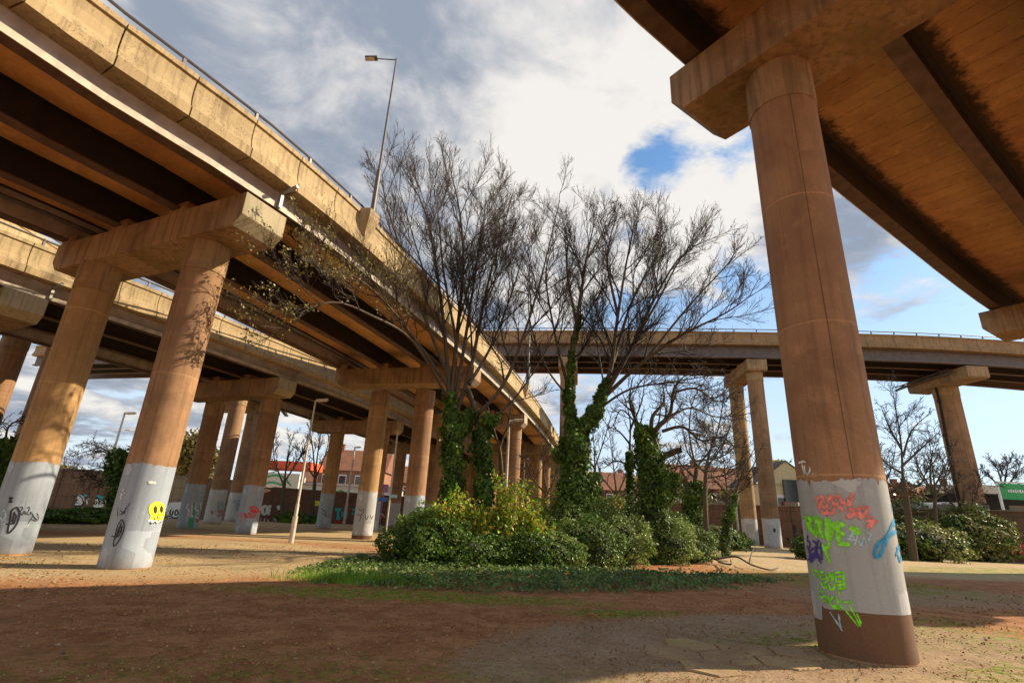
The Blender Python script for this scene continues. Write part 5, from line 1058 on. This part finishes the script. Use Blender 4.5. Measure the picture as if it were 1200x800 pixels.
pole_lamp('thin pale pole beside the far pair of tall pillars', (867, 642), (863, 590), 50, .12, 'post_pale', .3, .05)
pole_lamp('thin lamp post seen just left of the dark ivy trunk', (496, 612), (500, 535), 60, .09, 'post_pale', .9, .1)
# direction sign pole
sb = aty(452.5, 620, 44); sr = thing('sign_post', 'pale post carrying small blue direction signs', 'sign', (sb[0], sb[1], 0)); bb = MB(); bb.tube([(sb[0], sb[1], 0), (sb[0], sb[1], 8.2)], .075, 8); bb.obj('pole', M['post_pale'], sr)
M['sign_blue'] = plain('blue_sign', (.02, .12, .45), .4); M['sign_pale'] = plain('pale_blue_sign', (.3, .5, .65), .4); M['sign_green'] = plain('green_sign', (.0, .3, .07), .4); M['white'] = plain('white_trim', (.75, .73, .7), .5)
p_ = aty(450, 585, 43.85); b_ = MB(); b_.box((p_[0]-.1, 43.85, p_[2]), (.36, .02, .16)); b_.obj('sign_plate', M['sign_blue'], sr)
p_ = aty(461, 581, 43.9); b_ = MB(); b_.box((p_[0], 43.88, p_[2]), (.3, .02, .13)); b_.obj('sign_plate', M['sign_pale'], sr)
b_ = MB(); b_.box((aty(454, 570, 70)[0]-.4, 70, aty(454, 572, 70)[2]), (.55, .03, .5)); b_.box((aty(454, 570, 70)[0]-.4, 70.05, 2.4), (.06, .04, 2.4)); b_.obj('road_sign', M['sp_pink'], None, label='small red and blue road sign far off between the middle pillars', cat='sign')
# green sign at right edge
p_ = aty(1192, 576, 58); gs = thing('billboard', 'green sign on a white frame above the right hand wall', 'sign', (p_[0], 58, 0)); b_ = MB(); b_.box((p_[0], 58, p_[2]), (1.9, .06, .85)); b_.obj('sign_face', M['sign_green'], gs)
b_ = MB(); b_.box((p_[0]-2.05, 58, p_[2]/2+.45), (.1, .1, p_[2]/2+.5)); b_.box((p_[0]+2.05, 58, p_[2]/2+.45), (.1, .1, p_[2]/2+.5)); b_.box((p_[0], 58, p_[2]+.97), (2.15, .09, .07)); b_.obj('frame', M['white'], gs)
b_ = MB()
for i in range(7): b_.box((p_[0]-1.0+i*.26, 57.92, p_[2]+.05), (.09, .012, .13+.05*(i % 2)))
b_.obj('lettering', M['white'], gs)
# ================================================================== HOUSES beyond the walls
M['hbrick'] = brickmat('house_brick', (.36, .15, .07), (.28, .11, .055), (.3, .22, .16), 1.5); M['hcream'] = plain('cream_render', (.62, .54, .33), .85); M['hroof'] = concrete('roof_tiles_orange', (.3, .12, .06), (.16, .07, .04), streak=.3, lines=[(2, .35, .3)]); M['hroof_d'] = concrete('roof_tiles_dark', (.1, .075, .065), (.06, .045, .04), streak=.3)
M['glass'] = plain('window_glass', (.04, .05, .06), .15); M['canopy'] = plain('red_canopy_paint', (.75, .1, .03), .5); M['hwhite'] = plain('white_render', (.6, .57, .5), .8)
def house(label, px, pyb, Y, w, d, h, rh, wallm='hbrick', roofm='hroof', gable=False, storeys=2, nwin=3, chim=True, cat='house', name='house', door=None, group='houses beyond the walls'):
    c = aty(px, pyb, Y); x = c[0]; root = thing(name, label, cat, (x, Y, 0), group); b = MB(); b.box((x, Y+d/2, h/2), (w/2, d/2, h/2)); b.obj('wall', M[wallm], root); r = MB(); e = .35
    if gable:
        V = [(x-w/2-e, Y-.2, h-.01), (x+w/2+e, Y-.2, h-.01), (x, Y-.2, h+rh), (x-w/2-e, Y+d+.2, h-.01), (x+w/2+e, Y+d+.2, h-.01), (x, Y+d+.2, h+rh)]; r.add(V, [(0, 3, 5, 2), (1, 2, 5, 4), (0, 1, 4, 3)])
        g = MB(); g.add([(x-w/2, Y+.0, h), (x+w/2, Y, h), (x, Y, h+rh*.96), (x-w/2, Y+.2, h), (x+w/2, Y+.2, h), (x, Y+.2, h+rh*.96)], [(0, 1, 2), (3, 5, 4), (0, 2, 5, 3), (1, 4, 5, 2), (0, 3, 4, 1)]); g.obj('gable', M[wallm], root)
    else:
        V = [(x-w/2-e, Y-e, h), (x+w/2+e, Y-e, h), (x+w/2+e, Y+d+e, h), (x-w/2-e, Y+d+e, h), (x-w/2-e, Y+d/2, h+rh), (x+w/2+e, Y+d/2, h+rh)]; r.add(V, [(0, 1, 5, 4), (2, 3, 4, 5), (0, 4, 3), (1, 2, 5), (0, 3, 2, 1)])
    ro = r.obj('roof', M[roofm], root)
    if chim: q = MB(); q.box((x-w*.3, Y+d/2, h+rh+.1), (.5, .35, .9)); q.box((x-w*.3, Y+d/2, h+rh+1.05), (.58, .43, .06)); q.obj('chimney', M['hbrick'], ro)
    for s_ in range(storeys):
        for i in range(nwin):
            wx = x-w/2+w*(i+.5)/nwin; wz = h/storeys*(s_+.55); f = MB(); f.box((wx, Y-.03, wz), (w/nwin*.24, .06, h/storeys*.27)); fo = f.obj('window', M['white'], root); g = MB(); g.box((wx, Y-.095, wz), (w/nwin*.2, .012, h/storeys*.22)); g.obj('pane', M['glass'], fo)
    return root
house('brick semi with orange roof and chimney seen above the dark wall between the middle pillars', 411, 560, 105, 13, 9, 9, 4.5, nwin=4)
house('farther orange roofed house left of the middle pillar', 384, 560, 125, 12, 9, 7.5, 4., nwin=3)
house('orange roofed house seen through the gap right of the middle pillar', 478, 565, 120, 14, 9, 8, 4, nwin=3)
house('low white building with green mural below the orange roofed house', 408, 580, 90, 16, 6, 5.4, .5, 'hwhite', 'hroof_d', storeys=1, nwin=4, chim=False, cat='building', name='low_building')
c = aty(336, 546, 95); cr_ = thing('canopy', 'long red orange forecourt canopy beyond the wall at left', 'canopy', (c[0], 95, 0)); b_ = MB(); b_.box((c[0]-1, 95, c[2]), (6.5, 3, .65)); b_.obj('roof', M['canopy'], cr_); b_ = MB(); [b_.box((c[0]-1+s_*4.5, 95, c[2]/2-.35), (.2, .2, c[2]/2-.33)) for s_ in (-1, 1)]; b_.obj('posts', M['white'], cr_)
c = aty(322, 566, 80); b_ = MB(); b_.box((c[0], 80, 3.2), (3.6, .2, 3.2)); mh = b_.obj('hoarding', M['hwhite'], None, label='white hoarding with pale green mural behind the dark wall', cat='hoarding', origin=(c[0], 80, 0))
p0, d_, o_ = (c[0]-3.6, 79.8), (1, 0), [[(.8, 4.2), (2.5, 5.8), (4.6, 5.9), (6.2, 4.6)], [(1.6, 4.2), (3, 5.), (5.2, 4.6)], [(2, 3.7), (4, 4.2), (6, 3.8)]]
mark_plane(mh, 'mural', M['sp_dkgreen'], o_, .3, (p0[0], p0[1], 0), d_, .03)
p = aty(402, 566, 89.8); mark_plane(bpy.data.objects['low_building'], 'mural', M['bright_leaf'], [[(-1.6, 3), (-.3, 4.3), (1.2, 3)], [(-1, 1.8), (.8, 2.6)], [(-1.5, 3.8), (1, 4.0)]], 1.0, (p[0], 89.9, 0), (1, 0), .06)
house('cream gabled building with dark red shop front, just left of the nearest pillar', 926, 590, 74, 8.5, 10, 7.8, 3.4, 'hcream', 'hroof_d', True, 1, 1, False, 'building', 'shop')
c = aty(934, 590, 73.8); b_ = MB(); b_.box((c[0], 73.8, 6.6), (1.6, .15, 1.9)); b_.obj('shop_front', M['glass'], bpy.data.objects['shop']); b_ = MB(); b_.box((c[0], 73.7, 5.), (1.9, .2, .5)); b_.obj('fascia', M['sp_red'], bpy.data.objects['shop'])
for i, (px, Y, w, h, rh, lab) in enumerate(((655, 112, 16, 7.5, 4, 'brick terrace end seen between the two ivy trunks at left of the row'), (705, 110, 15, 8, 4, 'brick house with pale windows right of the forked ivy trunk'), (756, 112, 14, 7.5, 4.2, 'brick house hidden behind the gnarled tree'), (805, 96, 13, 8.5, 4.4, 'orange brick house behind the ivy footed tree'), (846, 92, 10, 8, 4.2, 'orange brick house just left of the far pair of tall pillars'))):
    house(lab, px, 580, Y, w, 9, h, rh, nwin=4)
for i, (px, Y, w, lab) in enumerate(((1158, 95, 13, 'orange brick terrace house with pale bay windows just right of the downpipe pillar'), (1192, 92, 12, 'orange brick terrace house above the green sign'), (1100, 100, 16, 'brown house roof half hidden by trees left of the downpipe pillar'), (1052, 104, 14, 'house with dark roof behind the spreading dark tree'))):
    house(lab, px, 580, Y, w, 9, 8.2 if i != 3 else 7, 3.2, roofm='hroof_d' if i != 2 else 'hroof', nwin=4)
c = aty(1160, 583, 64); b_ = MB(); b_.box((c[0], 64, 5.0), (5.5, 3, 1.6)); b_.box((c[0], 64, 6.7), (5.7, 3.2, .12)); b_.box((c[0], 64, 1.7), (5.2, 2.8, 1.7)); b_.obj('shed', M['void'], None, label='dark flat roofed shed behind the wall beside the green sign', cat='shed')
# vans/cars tops beyond wall at right
def car(label, px, py, Y, col, name='parked_van'):
    c = aty(px, py, Y); x = c[0]; zr = c[2]; root = thing(name, label, 'van', (x, Y, 3.31), 'vehicles beyond the right hand wall'); z0 = 3.31
    prof = [(-2.4, .35), (-2.4, 2.0), (-2.25, 2.2), (1.1, 2.2), (1.6, 1.4), (2.4, 1.1), (2.45, .35)]; V = [(x+a, Y+s_*.95, z0+z) for s_ in (-1, 1) for a, z in prof]; m = len(prof)
    o = mobj('body', V, [tuple(range(m)), tuple(range(2*m-1, m-1, -1))]+[(j, (j+1) % m, m+(j+1) % m, m+j) for j in range(m)], col, root); fixn(o); bm_mod(o, .06)
    b = MB(); b.box((x+.75, Y-.965, z0+1.6), (.42, .012, .3)); b.box((x-.9, Y-.965, z0+1.6), (.9, .012, .26)); b.obj('side_window', M['glass'], root)
    for wx in (-1.5, 1.5):
        b = MB(); b.tube([(x+wx, Y-.99, z0+.36), (x+wx, Y-.75, z0+.36)], .36, 14); b.obj('wheel', M['void'], root)
M['car_w'] = plain('white_car_paint', (.7, .68, .66), .3, 0, .03); M['car_r'] = plain('red_car_paint', (.45, .03, .03), .3, 0, .03)
car('red van half hidden behind the wall just right of the nearest pillar', 1048, 574, 66, M['car_r']); car('white van seen through branches over the wall', 1088, 580, 62, M['car_w']); car('pale van parked beyond the wall left of the downpipe pillar', 1118, 584, 60, M['car_w'])
# far ground bank / raised road beyond the walls (keeps the houses standing on something)
bk = MB(); bk.box((-20, 153, 1.15), (90, 67, 1.2)); bk.box((96, 140, 1.65), (57, 80, 1.66)); o = bk.obj('terrain', M['brickwall'], None, kind='structure')
# far tree belt
def belt(label, px0, px1, Y, z0, z1, n, size, mat, seed):
    rng = np.random.default_rng(seed); a = aty(px0, 580, Y)[0]; b = aty(px1, 580, Y)[0]; x = rng.uniform(a, b, n); top = z0+(z1-z0)*(.55+.25*np.sin(x*.35+seed)+.2*np.sin(x*.9+1)); z = rng.uniform(0, 1, n)**.6*top
    C = np.c_[x, Y+rng.normal(0, 1.5, n), z]; V, F = leaves_np(C, rng.normal(0, 1, C.shape)+[0, -.5, .3], size, rng, .5); mobj('tree_belt', V, F.tolist(), M[mat], kind='stuff', label=label, cat='trees')
belt('autumn brown scrub beyond the right hand wall', 1010, 1120, 84, 4, 10, 6000, .5, 'brown_leaf', 5)
belt('brown and olive scrub beyond the wall behind the ivy footed tree', 795, 880, 84, 4, 9.5, 4500, .45, 'olive_leaf', 6)
belt('hazy olive scrub on the bank beyond the left wall', 190, 330, 88, 3, 8, 6000, .45, 'olive_leaf', 8)
belt('low trees far away at the left', 60, 200, 110, 4, 8, 5000, .6, 'olive_leaf', 9)
belt('dark trees on the skyline left of the nearest pillar', 905, 950, 95, 8, 14, 2500, .6, 'rhodo', 10)
# ================================================================== WORLD, SUN, CAMERA
SUN_EL, SUN_AZ = rad(33.), rad(13.5)        # azimuth measured from +X towards +Y
w = bpy.data.worlds.new('World'); S.world = w; w.use_nodes = True; t = NT(w.node_tree); bg = t.n['Background']
sky = t.node('ShaderNodeTexSky', sky_type='NISHITA'); sky.sun_disc = False; sky.sun_elevation = SUN_EL; sky.sun_rotation = math.pi/2-SUN_AZ; sky.air_density = 1.0; sky.dust_density = .6; sky.ozone_density = 2.0
gen = t.node('ShaderNodeTexCoord').outputs['Generated']; sp = t.node('ShaderNodeSeparateXYZ'); t.link(gen, sp.inputs[0])
zz = t.math('ADD', t.math('MAXIMUM', sp.outputs[2], 0), .18); cb = t.node('ShaderNodeCombineXYZ'); t.link(t.math('DIVIDE', sp.outputs[0], zz), cb.inputs[0]); t.link(t.math('DIVIDE', sp.outputs[1], zz), cb.inputs[1])
def dirn(px, py): d = ray(px, py); return d/np.linalg.norm(d)
def near(px, py, r0, r1):
    d = dirn(px, py); dt = t.node('ShaderNodeVectorMath', operation='DISTANCE'); t.link(gen, dt.inputs[0]); dt.inputs[1].default_value = tuple(d); return t.smooth(dt.outputs['Value'], r0, r1, 1, 0)
n1 = t.noise(cb.outputs[0], 1.15, 9, .6, .35); n2 = t.noise(cb.outputs[0], 3.1, 8, .6, .3); n3 = t.noise(cb.outputs[0], .8, 5, .55, .2)
dens = t.math('ADD', n1, t.math('MULTIPLY', t.math('SUBTRACT', n2, .5), .75))
cov = t.math('ADD', t.math('MULTIPLY', near(380, 60, .2, .95), .36), t.math('MULTIPLY', near(830, 262, .0, .22), .2))
cov = t.math('ADD', cov, t.math('MULTIPLY', near(640, 80, .1, .5), .12))
cov = t.math('SUBTRACT', cov, t.math('MULTIPLY', near(735, 205, .0, .16), .14)); cov = t.math('SUBTRACT', cov, t.math('MULTIPLY', near(840, 195, .0, .22), .22)); cov = t.math('SUBTRACT', cov, t.math('MULTIPLY', near(470, 10, .0, .16), .12)); cov = t.math('SUBTRACT', cov, t.math('MULTIPLY', near(690, 20, .0, .14), .12)); cov = t.math('SUBTRACT', cov, t.math('MULTIPLY', near(620, 0, .0, .18), .1))
cov = t.math('SUBTRACT', cov, t.math('MULTIPLY', near(1050, 440, .1, .35), .1)); cov = t.math('ADD', cov, t.math('MULTIPLY', near(1100, 300, .05, .3), .1)); cov = t.math('ADD', cov, t.math('MULTIPLY', near(20, 470, .0, .2), .12)); cov = t.math('ADD', cov, t.math('MULTIPLY', near(985, 262, .04, .2), .34))
cl = t.smooth(t.math('ADD', dens, cov), .525, .66)
low = t.smooth(sp.outputs[2], 0., .6, .8, 0)
shade = t.smooth(t.math('ADD', t.math('ADD', n3, t.math('MULTIPLY', near(750, 130, .1, .45), .13)), t.math('MULTIPLY', t.math('SUBTRACT', n2, .5), .7)), .4, .62)
ccol = t.mix(shade, (1.6, 1.85, 2.3), (4.7, 4.5, 4.25)); skc = t.mix(1., sky.outputs[0], (.66, .88, .96), 'MULTIPLY')
c = t.mix(low, skc, (4.1, 4.4, 4.8)); c = t.mix(t.math('MULTIPLY', cl, .97), c, ccol)
back = t.smooth(sp.outputs[1], -.35, .1, 1, 0); c = t.mix(back, c, t.mix(1., c, (1.75, 1.5, 1.2), 'MULTIPLY'))   # unseen sky behind the camera, brightened and warmed to add fill light
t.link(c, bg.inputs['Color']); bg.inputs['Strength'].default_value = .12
sd = bpy.data.lights.new('sun', 'SUN'); sd.energy = 4.9; sd.angle = rad(.55); sd.color = (1, .84, .6); so = bpy.data.objects.new('sun', sd); COL.objects.link(so)
sv = Vector((math.cos(SUN_AZ)*math.cos(SUN_EL), math.sin(SUN_AZ)*math.cos(SUN_EL), math.sin(SUN_EL))); so.rotation_euler = sv.to_track_quat('Z', 'Y').to_euler(); so.location = (20, 0, 40)
cd = bpy.data.cameras.new('camera'); cam = bpy.data.objects.new('camera', cd); COL.objects.link(cam); cd.lens = FPX/1200*36; cd.sensor_width = 36; cd.clip_end = 2500; cd.clip_start = .05
cam.matrix_world = Matrix(((CR[0], CU[0], -FW[0], EYE[0]), (CR[1], CU[1], -FW[1], EYE[1]), (CR[2], CU[2], -FW[2], EYE[2]), (0, 0, 0, 1))); S.camera = cam
S.render.engine = 'CYCLES'; S.view_settings.view_transform = 'Standard'; S.view_settings.look = 'None'; S.view_settings.gamma = 1; S.view_settings.exposure = .74
S.cycles.max_bounces = 6; S.cycles.diffuse_bounces = 3; S.cycles.transmission_bounces = 2
